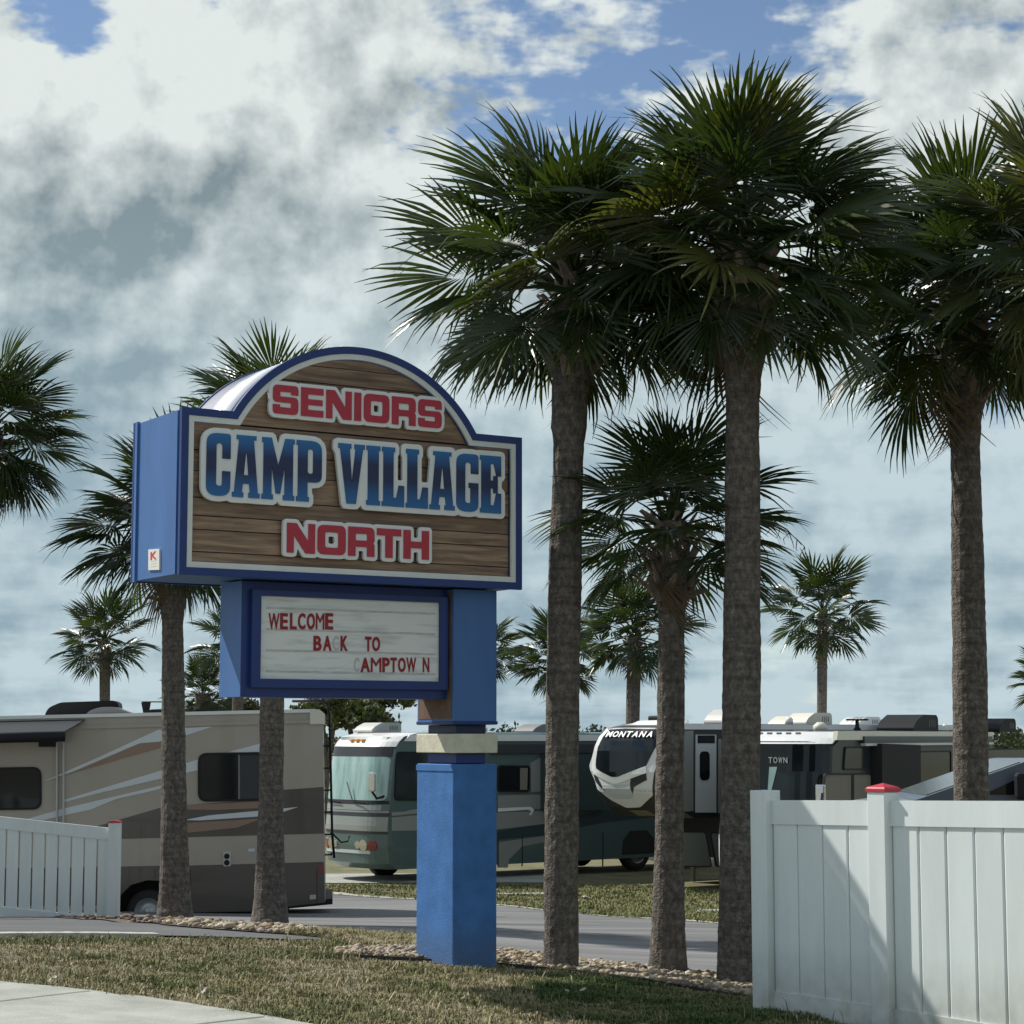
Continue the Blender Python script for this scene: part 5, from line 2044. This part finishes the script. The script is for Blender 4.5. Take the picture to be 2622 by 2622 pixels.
def fifth_wheel():
    z0 = terr(3.4, 46.5)
    rg = Rig(1690, 46.3, R(41), z0, 2.44, .22)
    rv = thing('travel_trailer', rg.o, 'white fifth-wheel trailer with a shield shaped dark front window and bold name across it', 'trailer')
    top = rg.side.ab(1760, 1852)[1]
    zf = lambda y, x=800: rg.front.ab(*ZC(x, y), -.12)[1]
    zb = zf(1085)
    nose = [(.85, zb), (.40, zb + .22), (.10, zb + .62), (0, zb + 1.05), (.02, zb + 1.6), (.10, top - .32), (.28, top - .10), (.9, top)]
    L = 11.5
    rg.body('body', nose, [(L, top), (L, .62), (2.7, .62), (2.6, zb)], 'rv_graphite', rv)
    F_ = lambda nm, p, m, off=.014, rad=0: rg.face(nm, p, m, rv, Zf=ZC, off=off, rad=rad)
    # front cap shell, shield window, lower valance
    F_('front_cap', [(668, 440), (760, 400), (1075, 392), (1088, 470), (1075, 640), (1030, 830), (1010, 930), (880, 1015), (780, 1020), (690, 960), (610, 880), (575, 790), (556, 720), (580, 640), (630, 520)], 'rv_white', .014, .06)
    g = F_('window', [(690, 465), (800, 455), (1052, 462), (1060, 560), (1000, 720), (800, 798), (760, 798), (640, 738), (632, 690), (650, 590)], 'glass_dark', .03, .05)
    F_('chrome_band', [(640, 740), (762, 802), (800, 802), (1000, 722), (1004, 770), (800, 845), (765, 848), (600, 775), (598, 735), (628, 700)], 'trim_white', .034)
    F_('stripe', [(585, 775), (640, 800), (690, 900), (650, 870), (605, 830)], 'rv_graphite', .022)
    F_('stripe', [(895, 800), (1000, 765), (998, 820), (905, 870), (880, 920), (880, 850)], 'rv_graphite', .022)
    F_('nose_panel', [(660, 850), (765, 860), (870, 850), (880, 930), (850, 955), (730, 955), (690, 920)], 'rv_silver', .02, .04)
    F_('number_plate', [(765, 1036), (900, 1036), (912, 1078), (780, 1080)], 'curtain_tan', .02)
    # name on the window
    a0 = rg.front.ab(*ZC(700, 480), -.12)
    a1 = rg.front.ab(*ZC(1030, 520), -.12)
    n0 = len('MONTANA')
    tz0, tz1 = zf(518), zf(478)
    for i, ch in enumerate('MONTANA'):
        s0 = a0[0] + (a1[0] - a0[0]) * (i / n0 + .012)
        s1 = a0[0] + (a1[0] - a0[0]) * ((i + .90) / n0)
        wmid = -(s0 + s1) / 2
        sl = (rg.sz(tz1) - rg.sz(tz0)) / (tz1 - tz0)
        fp = Plane(rg.P(rg.sz(tz0) + rg.corner(wmid) - .05, 0, tz0), -rg.w, Vector((0, 0, 1)) + rg.u * sl)
        text_part(ch, fp, s0, 0, s1, (tz1 - tz0) * math.sqrt(1 + sl * sl), 0, .012, 'trim_white', g, fat=.02)
    sp = rg.side
    d = lambda nm, p, m, c=.01, rad=0, Z=ZC: decal(nm, sp, p, m, rv, c=c, c0=-.02, Zf=Z, rad=rad)
    # side skin panels: door, light slabs, lockers
    prism('roof_trim', [(.5, top - .14), (L, top - .14), (L, top - .02), (.75, top - .02)], sp, -.02, .05, 'rv_white', rv)
    a_end = L - .1
    d('side_panel', [(1100, 480), (1308, 470), (1308, 1040), (1100, 1050)], 'rv_grey', .02)
    dr = d('door', [(1325, 500), (1468, 500), (1468, 1050), (1325, 1050)], 'rv_silver', .03)
    decal('door_window', sp, [(1350, 618), (1418, 618), (1418, 822), (1350, 822)], 'glass_dark', dr, c=.045, Zf=ZC, rad=.12)
    decal('door_head', sp, [(1335, 505), (1455, 505), (1455, 560), (1335, 560)], 'glass_smoke', dr, c=.042, Zf=ZC)
    d('side_panel', [(1485, 530), (2600, 545), (2600, 1060), (1485, 1055)], 'rv_grey', .02)
    lo = sp.ab(*ZC(1300, 1140))[1]
    prism('lower_panel', [(2.72, .60), (a_end, .60), (a_end, lo), (2.72, lo)], sp, -.02, .012, 'rv_grey', rv)
    for p in ([(1110, 1185), (1395, 1185), (1440, 1435), (1110, 1430)], [(1425, 1190), (1700, 1190), (1730, 1435), (1470, 1435)]):
        pts = [sp.ab(*ZC(*q)) for q in p]
        if area(pts) < 0:
            pts = pts[::-1]
        out = round_poly(pts, .08, 4)
        cxx = sum(q[0] for q in pts) / 4
        cyy = sum(q[1] for q in pts) / 4
        inn = [(cxx + (x - cxx) * .96, cyy + (y - cyy) * .95) for x, y in out]
        lk = prism('locker_door', inn, sp, -.02, .022, 'rv_grey', rv)
        prism('seal', [out, inn[::-1]], sp, -.02, .028, 'rubber', lk)
    for s, w in ((1.7, .5), (1.7, 1.9), (5.5, .3)):
        tube('landing_leg', [rg.P(s + 1.3, w, .0), rg.P(s + 1.3, w, .9)], .06, 'grey_plastic', rv)
    tube('king_pin', [rg.P(1.2, 1.22, zb + .02), rg.P(1.2, 1.22, zb - .35)], [.14, .09], 'black_plastic', rv)
    for s in (7.4, 8.3):
        wheel('wheel', rg.P(s, .16, .40), -rg.w, .40, .24, rv)
        wheel('wheel', rg.P(s, 2.28, .40), rg.w, .40, .24, rv)
    roof_unit(rv, rg.P(3.3, .9, top - .01), (1.05, .75, .36), rg.al, 'light_grey_plastic')
    roof_unit(rv, rg.P(6.5, 1.2, top - .01), (1.0, .7, .3), rg.al, 'rv_cream')
    q = rg.P(1.6, 1.6, top)
    box('roof_vent', q + Vector((0, 0, .09)), (.42, .4, .2), 'black_plastic', rv, Matrix.Rotation(rg.al, 3, 'Z'), .04)
    for s in (5.2,):
        q = rg.P(s, .7, top)
        tube('roof_vent', [q, q + Vector((0, 0, .12)), q + Vector((0, 0, .18))], [.1, .1, .04], 'rv_white', rv)


fifth_wheel()


def right_coach():
    z0 = terr(6.6, 43) - .02
    rg = Rig(2104, 43.0, R(60), z0, 2.55, .34)
    rv = thing('motorhome', rg.o, 'cream roofed dark motorhome with a wide windshield behind the white fence, lettered brow', 'motorhome')
    top = rg.side.ab(2180, 1870)[1]
    zw = lambda y, x=400: rg.front.ab(*ZD(x, y), -.12)[1]
    nose = [(.30, .40), (.05, .52), (0, .9), (.0, 1.3), (.10, 1.7), (.28, zw(515)), (.30, zw(500)), (.45, top - .2), (.9, top - .03)]
    rg.body('body', nose, [(2, top), (12, top), (12.1, top - .2), (12.1, .45)], 'rv_graphite', rv)
    rg.face('windshield', None, 'glass_dark', rv, wz=[(.05, 1.45), (2.5, 1.45), (2.5, zw(520)), (.05, zw(520))], rad=.1, off=.016)
    rg.face('front_cap', None, 'rv_white', rv, wz=[(0, zw(512)), (2.55, zw(512)), (2.55, top - .03), (0, top - .03)], off=.05)
    rg.face('grille', None, 'chrome', rv, wz=[(.7, .75), (1.85, .75), (1.85, 1.15), (.7, 1.15)], off=.03, rad=.06)
    rg.face('lower_front', None, 'rv_silver', rv, wz=[(.02, .5), (2.53, .5), (2.53, 1.35), (.02, 1.35)], off=.014)
    for w in (.4, 2.15):
        for dz in (0, .22):
            pts = [(w + .13 * math.cos(q), .98 + dz + .10 * math.sin(q)) for q in np.linspace(0, 2 * math.pi, 14, False)]
            rg.face('headlamp', None, 'chrome', rv, wz=pts, off=.05)
    rg.face('bumper', None, 'chrome', rv, wz=[(.05, .42), (2.5, .42), (2.5, .56), (.05, .56)], off=.06)
    mirror_arm(rg, rv, .05, 1.9, .4)
    for k in range(5):
        w = 1.27 + (k - 2) * .22
        z = (zw(445))
        q = rg.P(rg.sz(z) + rg.corner(w) - .06, w, z)
        box('marker_lamp', q, (.09, .10, .05), 'grey_plastic', rv, Matrix.Rotation(rg.al, 3, 'Z'), .012)
    # letters on the brow
    A0 = rg.front.ab(*ZD(284, 630), -.12)[0]
    A1 = rg.front.ab(*ZD(412, 630), -.12)[0]
    z_0, z_1 = zw(636, 350), zw(598, 350)
    n = 4
    for i, ch in enumerate('TOWN'):
        s0 = A0 + (A1 - A0) * (i / n + .02)
        s1 = A0 + (A1 - A0) * ((i + .88) / n)
        wm = -(s0 + s1) / 2
        off = rg.sz((z_0 + z_1) / 2) + rg.corner(wm)
        fp = Plane(rg.o + rg.u * (off - .05), -rg.w, (0, 0, 1))
        text_part(ch, fp, s0, z_0, s1, z_1, 0, .012, 'trim_white', rv, fat=.01)
    # curtain and dash seen in the glass
    rg.face('curtain', [(290, 660), (340, 660), (312, 800), (285, 860)], 'curtain_mint', rv, Zf=ZD, off=.022)
    rg.face('sun_screen', [(345, 690), (590, 690), (575, 900), (300, 900)], 'glass_smoke', rv, Zf=ZD, off=.020)
    sp = rg.side
    d = lambda nm, p, m, c=.01, rad=0: decal(nm, sp, p, m, rv, c=c, c0=-.02, Zf=ZD, rad=rad)
    prism('roof_edge', [(.72, top - .21), (12, top - .21), (12, top - .02), (.8, top - .02)], sp, -.04, .06, 'rv_cream', rv)
    zt = sp.ab(*ZD(1300, 515))[1]
    prism('awning_case', [(2.3, zt - .02), (11.8, zt - .02), (11.8, zt + .035), (2.3, zt + .035)], sp, 0, .13, 'rv_silver', rv)
    prism('awning_case', [(2.3, zt + .036), (11.8, zt + .036), (11.8, zt + .19), (2.3, zt + .19)], sp, 0, .10, 'rv_graphite', rv)
    w1 = window(sp, [(650, 700), (950, 700), (950, 1000), (620, 1000)], rv, ZD, .08, 'curtain_tan', c=.012)
    decal('divider', sp, [(822, 705), (836, 705), (836, 995), (822, 995)], 'rubber', w1, c=.03, Zf=ZD)
    window(sp, [(780, 530), (945, 530), (945, 680), (770, 680)], rv, ZD, .08, 'glass_smoke')
    d('slide_out', [(955, 510), (1205, 520), (1205, 1100), (955, 1100)], 'rubber', .25)
    window(sp, [(1212, 560), (1460, 555), (1460, 1100), (1212, 1100)], rv, ZD, .08, 'glass_smoke')
    window(sp, [(1660, 545), (2050, 540), (2050, 900), (1660, 900)], rv, ZD, .1, 'glass_smoke')
    for s in (1.9, 8.8):
        wheel('wheel', rg.P(s, .18, .48), -rg.w, .48, .28, rv)
        wheel('wheel', rg.P(s, 2.35, .48), rg.w, .48, .28, rv)
    # roof gear: shrouds, dish, vents
    def on_roof(px, w):
        s = sp.ab(px, 1870, -w)[0]
        return rg.P(s, w, top - .01)
    q = on_roof(2325, 1.2)
    roof_unit(rv, q, (1.9, .95, .42), rg.al, 'black_plastic', .4)
    q = on_roof(2545, 1.2)
    roof_unit(rv, q, (1.6, .8, .38), rg.al, 'black_plastic', .4)
    q = on_roof(2195, .8)
    tube('antenna', [q, q + Vector((0, 0, .1)), q + Vector((0, 0, .25))], [.12, .05, .04], 'black_plastic', rv)
    box('antenna', q + Vector((0, 0, .26)), (.5, .12, .04), 'black_plastic', rv, None, .01)
    for px, w, r in ((2100, 1.2, .16), (2420, 1.0, .10)):
        q = on_roof(px, w)
        tube('roof_vent', [q, q + Vector((0, 0, .12)), q + Vector((0, 0, .2))], [r, r, r * .4], 'rv_cream', rv)


right_coach()


def far_coach():
    """white roof of another trailer showing above the row"""
    z0 = terr(9, 56)
    rg = Rig(2010, 55, R(40), z0, 2.5, .2)
    rv = thing('travel_trailer', rg.o, 'long white trailer roof showing behind the cream roofed motorhome', 'trailer')
    top = rg.side.ab(2050, 1858)[1]
    rg.body('body', [(.2, .5), (0, .9), (.1, top - .4), (.4, top)], [(9, top), (9, .5)], 'rv_white', rv)
    prism('roof_trim', [(.4, top - .3), (9, top - .3), (9, top - .2), (.4, top - .2)], rg.side, 0, .03, 'rv_graphite', rv)
    window(rg.side, [(2150, 1950), (2300, 1950), (2300, 2050), (2150, 2050)], rv, None, .1)
    for s in (4.5, 5.4):
        wheel('wheel', rg.P(s, .16, .38), -rg.w, .38, .24, rv)
    for s, m in ((1.5, 'rv_cream'), (4.5, 'rv_white')):
        roof_unit(rv, rg.P(s, 1.2, top - .01), (1.0, .7, .28), rg.al, m)


far_coach()


def pickup():
    """truck behind the fence, heading left; only glasshouse and bonnet show"""
    d = 23.0
    base = at(2330, 1885, d)
    gz = terr(base.x + 1.5, d)
    tr = thing('pickup_truck', (base.x + 2.0, d, gz), 'grey pickup truck behind the white fence at the right edge', 'truck')
    pl = Plane((base.x, d, gz), (1, 0, 0), (0, 0, 1))
    z = lambda px, py: pl.ab(px, py)
    hood = z(2345, 2049)
    wt = z(2475, 1992)
    rf = z(2640, 1945)
    H = rf[1]
    x0 = hood[0] - 1.15
    body = [(x0, .55), (x0 + 6.0, .55), (x0 + 6.0, 1.22), (rf[0] + 1.9, 1.25), (rf[0] + 1.85, H - .05), (rf[0] + 1.7, H), (rf[0], H), (hood[0], hood[1]), (x0 + .2, hood[1] - .14), (x0, hood[1] - .4)]
    prism('body', round_poly(body, .07, 3), pl, -1.9, 0, 'truck_paint', tr)
    # glass: windscreen seen from the side plus door glass
    prism('side_window', round_poly([(hood[0] + .75, hood[1] + .06), (rf[0] + .75, hood[1] + .06), (rf[0] + .75, H - .10), (rf[0] + .10, H - .10)], .05, 3), pl, -.02, .006, 'glass_dark', tr)
    prism('side_window', round_poly([(rf[0] + .85, hood[1] + .06), (rf[0] + 1.7, hood[1] + .06), (rf[0] + 1.68, H - .10), (rf[0] + .85, H - .10)], .05, 3), pl, -.02, .006, 'glass_dark', tr)
    dv = Vector((rf[0] - hood[0], 0, rf[1] - hood[1])).normalized()
    wn_ = Vector((-dv.z, 0, dv.x))
    a = pl.P(hood[0], hood[1], -.12) + dv * .15 + wn_ * .008
    b = pl.P(rf[0], rf[1], -.12) - dv * .10 + wn_ * .008
    bk = Vector((0, 1.66, 0))
    vv = [a, b, b + bk, a + bk] + [p - wn_ * .02 for p in (a, b, b + bk, a + bk)]
    obj('windshield', vv, [(3, 2, 1, 0), (4, 5, 6, 7), (0, 1, 5, 4), (1, 2, 6, 5), (2, 3, 7, 6), (3, 0, 4, 7)], 'glass_smoke', tr)
    mq = pl.P(*z(2606, 2012), .2)
    box('mirror', mq, (.16, .14, .30), 'black_plastic', tr, None, .04)
    tube('mirror_arm', [mq, mq + Vector((.1, .2, -.05))], .025, 'black_plastic', tr)
    for s in (1.0, 4.7):
        wheel('wheel', pl.P(x0 + s, .40, -.13), (0, -1, 0), .40, .26, tr)
        wheel('wheel', pl.P(x0 + s, .40, -1.77), (0, 1, 0), .40, .26, tr)
    prism('door_seam', [(rf[0] + .79, .62), (rf[0] + .81, .62), (rf[0] + .81, hood[1] + .05), (rf[0] + .79, hood[1] + .05)], pl, 0, .004, 'rubber', tr)
    prism('headlamp', [(x0 - .01, hood[1] - .45), (x0 + .3, hood[1] - .42), (x0 + .22, hood[1] - .25), (x0 + .01, hood[1] - .28)], pl, -.25, .008, 'chrome', tr)
    prism('bumper', [(x0 - .12, .5), (x0 + .25, .5), (x0 + .25, .72), (x0 - .12, .72)], pl, -1.88, .02, 'chrome', tr)


pickup()


# ------------------------------------------------------------------ grass, pebbles, litter
def plan_inside(poly):
    P = [(p[0], p[1]) for p in poly]
    return lambda x, y: inside(x, y, P)


def grass(name, poly, n, hmin, hmax, seed, label, wid=0.006, pal=None, dens=None, patch=1.0):
    rs = np.random.RandomState(seed)
    xs = [p[0] for p in poly]
    ys = [p[1] for p in poly]
    x = rs.uniform(min(xs), max(xs), n)
    y = rs.uniform(min(ys), max(ys), n)
    k = plan_inside(poly)(x, y)
    x, y = x[k], y[k]
    if dens is not None:
        k = rs.rand(len(x)) < dens(x, y)
        x, y = x[k], y[k]
    n = len(x)
    nz = np.array([noise.noise((a * 1.1 * patch, b * 1.1 * patch, seed)) for a, b in zip(x, y)])
    nz2 = np.array([noise.noise((a * 4.3 * patch, b * 4.3 * patch, seed + 5)) for a, b in zip(x, y)])
    z = np.array([terr(a, b) for a, b in zip(x, y)])
    h = rs.uniform(hmin, hmax, n) * np.clip(1 + 0.8 * nz + 0.9 * nz2, .3, 2.2)
    h = np.where((nz2 < -.28) & (rs.rand(n) < .6), h * .35, h)
    ang = rs.uniform(0, 2 * np.pi, n)
    lean = rs.uniform(0.2, 1.7, n)
    dx, dy = np.cos(ang), np.sin(ang)
    w = wid * rs.uniform(.7, 1.4, n)
    px, py = -dy * w, dx * w
    V = np.zeros((n, 5, 3))
    V[:, 0] = np.stack([x - px, y - py, z - .004], 1)
    V[:, 1] = np.stack([x + px, y + py, z - .004], 1)
    mx, my = x + dx * h * lean * .35, y + dy * h * lean * .35
    V[:, 2] = np.stack([mx - px * .7, my - py * .7, z + h * .62], 1)
    V[:, 3] = np.stack([mx + px * .7, my + py * .7, z + h * .62], 1)
    V[:, 4] = np.stack([x + dx * h * lean, y + dy * h * lean, z + h * (1 - .25 * lean)], 1)
    base = (np.arange(n) * 5)[:, None]
    quads = base + np.array([[0, 1, 3, 2]])
    tris = base + np.array([[2, 3, 4]])
    me = bpy.data.meshes.new(name)
    me.vertices.add(n * 5)
    me.vertices.foreach_set('co', V.reshape(-1))
    nl = n * 7
    me.loops.add(nl)
    li = np.concatenate([quads, tris], 1).reshape(-1)
    me.loops.foreach_set('vertex_index', li.astype(np.int32))
    me.polygons.add(n * 2)
    st = (np.arange(n)[:, None] * 7 + np.array([[0, 4]])).reshape(-1)
    me.polygons.foreach_set('loop_start', st.astype(np.int32))
    me.polygons.foreach_set('loop_total', np.tile([4, 3], n).astype(np.int32))
    pal = np.array(pal)
    t = np.clip(0.5 + nz * .9 + nz2 * .5 + rs.normal(0, .28, n), 0, 0.999)
    idx = t * (len(pal) - 1)
    i0 = idx.astype(int)
    fr = (idx - i0)[:, None]
    col = pal[i0] * (1 - fr) + pal[np.minimum(i0 + 1, len(pal) - 1)] * fr
    col *= rs.uniform(.75, 1.3, (n, 1))
    c4 = np.ones((n, 5, 4), np.float32)
    c4[:, :, :3] = col[:, None, :]
    at_ = me.color_attributes.new('Col', 'FLOAT_COLOR', 'POINT')
    at_.data.foreach_set('color', c4.reshape(-1))
    me.update()
    me.validate()
    me.materials.append(MAT['grass_blade'])
    o = bpy.data.objects.new(name, me)
    COL.objects.link(o)
    tag(o, label, 'grass', kind='stuff')
    return o


PAL = [(.44, .375, .25), (.37, .315, .195), (.30, .26, .145), (.235, .22, .11), (.175, .18, .08), (.125, .145, .055)]
PALG = [(.24, .22, .12), (.17, .18, .075), (.12, .15, .055), (.09, .13, .042), (.07, .11, .035)]
e0, dd, pp = SW_EDGE
near = [e0 - dd * 3 + pp * .07, e0 + dd * 8.5 + pp * .07]
right_end = [Vector((6.0, 10.0, 0)), Vector((4.6, 12.0, 0)), G(2622, 2640), G(2290, 2592), G(1966, 2566)]
lawn_poly = [(p.x, p.y) for p in near] + [(p.x, p.y) for p in right_end] + [(p.x, p.y) for p in bed_near[::-1]] + [(p.x, p.y) for p in (G(840, 2444), G(932, 2416), G(725, 2411), G(560, 2406), G(400, 2406), G(0, 2406), G(-300, 2406))]
grass('lawn_grass', lawn_poly, 250000, .018, .046, 3, 'dry brown and green lawn in front of the sign', pal=PAL, wid=.0045)
grass('lawn_weeds', lawn_poly, 3200, .05, .11, 33, 'taller weedy blades scattered through the front lawn', pal=PALG + PAL[:2], wid=.005)
# greener strip before the right fence
gr_poly = [(p.x, p.y) for p in (G(1350, 2500), G(1500, 2505), G(1800, 2552), G(1966, 2570), G(2290, 2596), G(2622, 2640), G(2700, 2700), G(1900, 2680), G(1400, 2600))]
grass('lawn_grass', gr_poly, 60000, .03, .07, 8, 'greener grass at the foot of the white fence', pal=PALG, wid=.0045)
# grass tongue left of the pole and at the foot of the palms
tg = [(p.x, p.y) for p in (G(720, 2396), G(860, 2392), G(1057, 2410), G(1057, 2432), G(932, 2430), G(840, 2408))]
grass('verge_grass', tg, 30000, .03, .10, 12, 'tan grass tongue between the drive and the pole', pal=PAL[:4], wid=.006)
bk = [(p.x, p.y) for p in (road_far[1:9])] + [(p.x, p.y) for p in (G(2000, 2300), G(1700, 2268), G(1400, 2266), G(1060, 2266), G(820, 2266))]
grass('back_lawn', bk, 60000, .03, .08, 17, 'strip of grass between the inner road and the parked coaches', pal=[(.28, .24, .12), (.22, .21, .10), (.16, .175, .07), (.13, .16, .06)], wid=.012)
# weeds at the fence foot
wd = [(p.x, p.y) for p in (G(2100, 2572), G(2622, 2620), G(2622, 2640), G(2100, 2590))]
grass('fence_weeds', wd, 500, .08, .2, 21, 'thin weeds along the foot of the right fence', pal=PALG, wid=.003)


def pebbles(name, near_e, far_e, n, r0, r1, seed, label, pal):
    rs = np.random.RandomState(seed)
    bm = bmesh.new()
    bmesh.ops.create_icosphere(bm, subdivisions=1, radius=1)
    bm.verts.ensure_lookup_table()
    T = np.array([v.co[:] for v in bm.verts])
    Fc = np.array([[v.index for v in f.verts] for f in bm.faces])
    bm.free()
    A = resample([(p[0], p[1], 0) for p in near_e], 200)
    B = resample([(p[0], p[1], 0) for p in far_e], 200)
    V, Q, Cc = [], [], []
    for i in range(n):
        k = rs.randint(0, 200)
        p = A[k].lerp(B[k], rs.uniform(0.02, 1.0))
        x, y = p.x + rs.uniform(-.03, .03), p.y + rs.uniform(-.03, .03)
        r = rs.uniform(r0, r1) * (1.0 if rs.rand() > .12 else 1.5)
        sc = np.array([rs.uniform(.8, 1.4), rs.uniform(.8, 1.3), rs.uniform(.5, .85)]) * r
        t = T * (1 + rs.uniform(-.22, .22, (len(T), 1))) * sc
        a = rs.uniform(0, 6.28)
        ca, sa = math.cos(a), math.sin(a)
        q = np.stack([t[:, 0] * ca - t[:, 1] * sa + x, t[:, 0] * sa + t[:, 1] * ca + y, t[:, 2] + terr(x, y) + .03 + r * rs.uniform(.1, .7)], 1)
        Q.append(Fc + len(V) * len(T))
        V.append(q)
        c = np.array(pal[rs.randint(len(pal))]) * rs.uniform(.7, 1.2)
        Cc.append(np.tile(np.append(c, 1), (len(T), 1)))
    o = obj(name, np.concatenate(V).tolist(), np.concatenate(Q).tolist(), 'pebble', None, True)
    ca = o.data.color_attributes.new('Col', 'FLOAT_COLOR', 'POINT')
    ca.data.foreach_set('color', np.concatenate(Cc).astype(np.float32).reshape(-1))
    tag(o, label, 'pebbles', kind='stuff')


PP = [(.40, .33, .23), (.48, .42, .31), (.30, .235, .15), (.42, .35, .27), (.26, .21, .16), (.56, .51, .42), (.36, .27, .15), (.20, .16, .12)]
pebbles('river_pebbles', bed_near, bed_far, 4600, .011, .026, 2, 'tan river pebbles in the bed at the foot of the pole and palms', PP)
pebbles('river_pebbles', lb_near[4:], lb_far[4:], 1800, .018, .040, 4, 'tan pebbles around the two palm trunks at left', PP)
pebbles('river_pebbles', lb_near[:3], lb_far[:3], 1300, .018, .040, 6, 'tan pebbles at the foot of the left fence', PP)
pebbles('river_pebbles', lb_near[2:5], lb_far[2:5], 160, .02, .04, 9, 'scattered pebbles in the dark mulch by the wheel', [(.12, .09, .07), (.3, .25, .18), (.16, .12, .09)])


def litter(name, px, py, w, label, m, seed):
    rnd = random.Random(seed)
    c = gp(px, py)
    c.z = terr(c.x, c.y) + .055
    n = 7
    v, f = [], []
    L = w / (F / c.y)
    yaw = rnd.uniform(-.7, .7)
    for i in range(n):
        t = i / (n - 1)
        hw = L * .16 * math.sin(math.pi * (0.1 + .85 * t)) + .002
        x = (t - .5) * L
        zz = .02 * math.sin(t * 5 + seed) + .02 * (t - .5) ** 2
        for s in (-1, 1):
            q = Vector((x * math.cos(yaw) - s * hw * math.sin(yaw), x * math.sin(yaw) + s * hw * math.cos(yaw), zz + .012 * s * (1 if i % 2 else -.4)))
            v.append(c + q)
    for i in range(n - 1):
        f.append((2 * i, 2 * i + 2, 2 * i + 3, 2 * i + 1))
    m0 = len(v)
    v += [p - Vector((0, 0, .004)) for p in v]
    f += [tuple(k + m0 for k in q[::-1]) for q in f]
    o = obj(name, v, f, m)
    tag(o, label, 'leaf' if name == 'fallen_leaf' else 'litter')


litter('fallen_leaf', 740, 2524, 34, 'pale curled dry leaf on the lawn below the pole, left side', 'dry_leaf', 1)
litter('paper_scrap', 516, 2555, 26, 'small white paper scrap on the lawn beside the sidewalk', 'litter_white', 2)
litter('fallen_leaf', 1475, 2556, 60, 'long tan dry leaf on the lawn right of the pole', 'dry_leaf', 3)
litter('fallen_leaf', 1190, 2572, 24, 'small cream leaf on the lawn straight below the pole', 'dry_leaf', 4)
litter('fallen_leaf', 140, 2528, 40, 'tan leaf on the edge of the sidewalk at far left', 'dry_leaf', 5)
litter('paper_scrap', 1501, 2303, 22, 'white scrap on the back lawn behind the leaning palm', 'litter_white', 6)
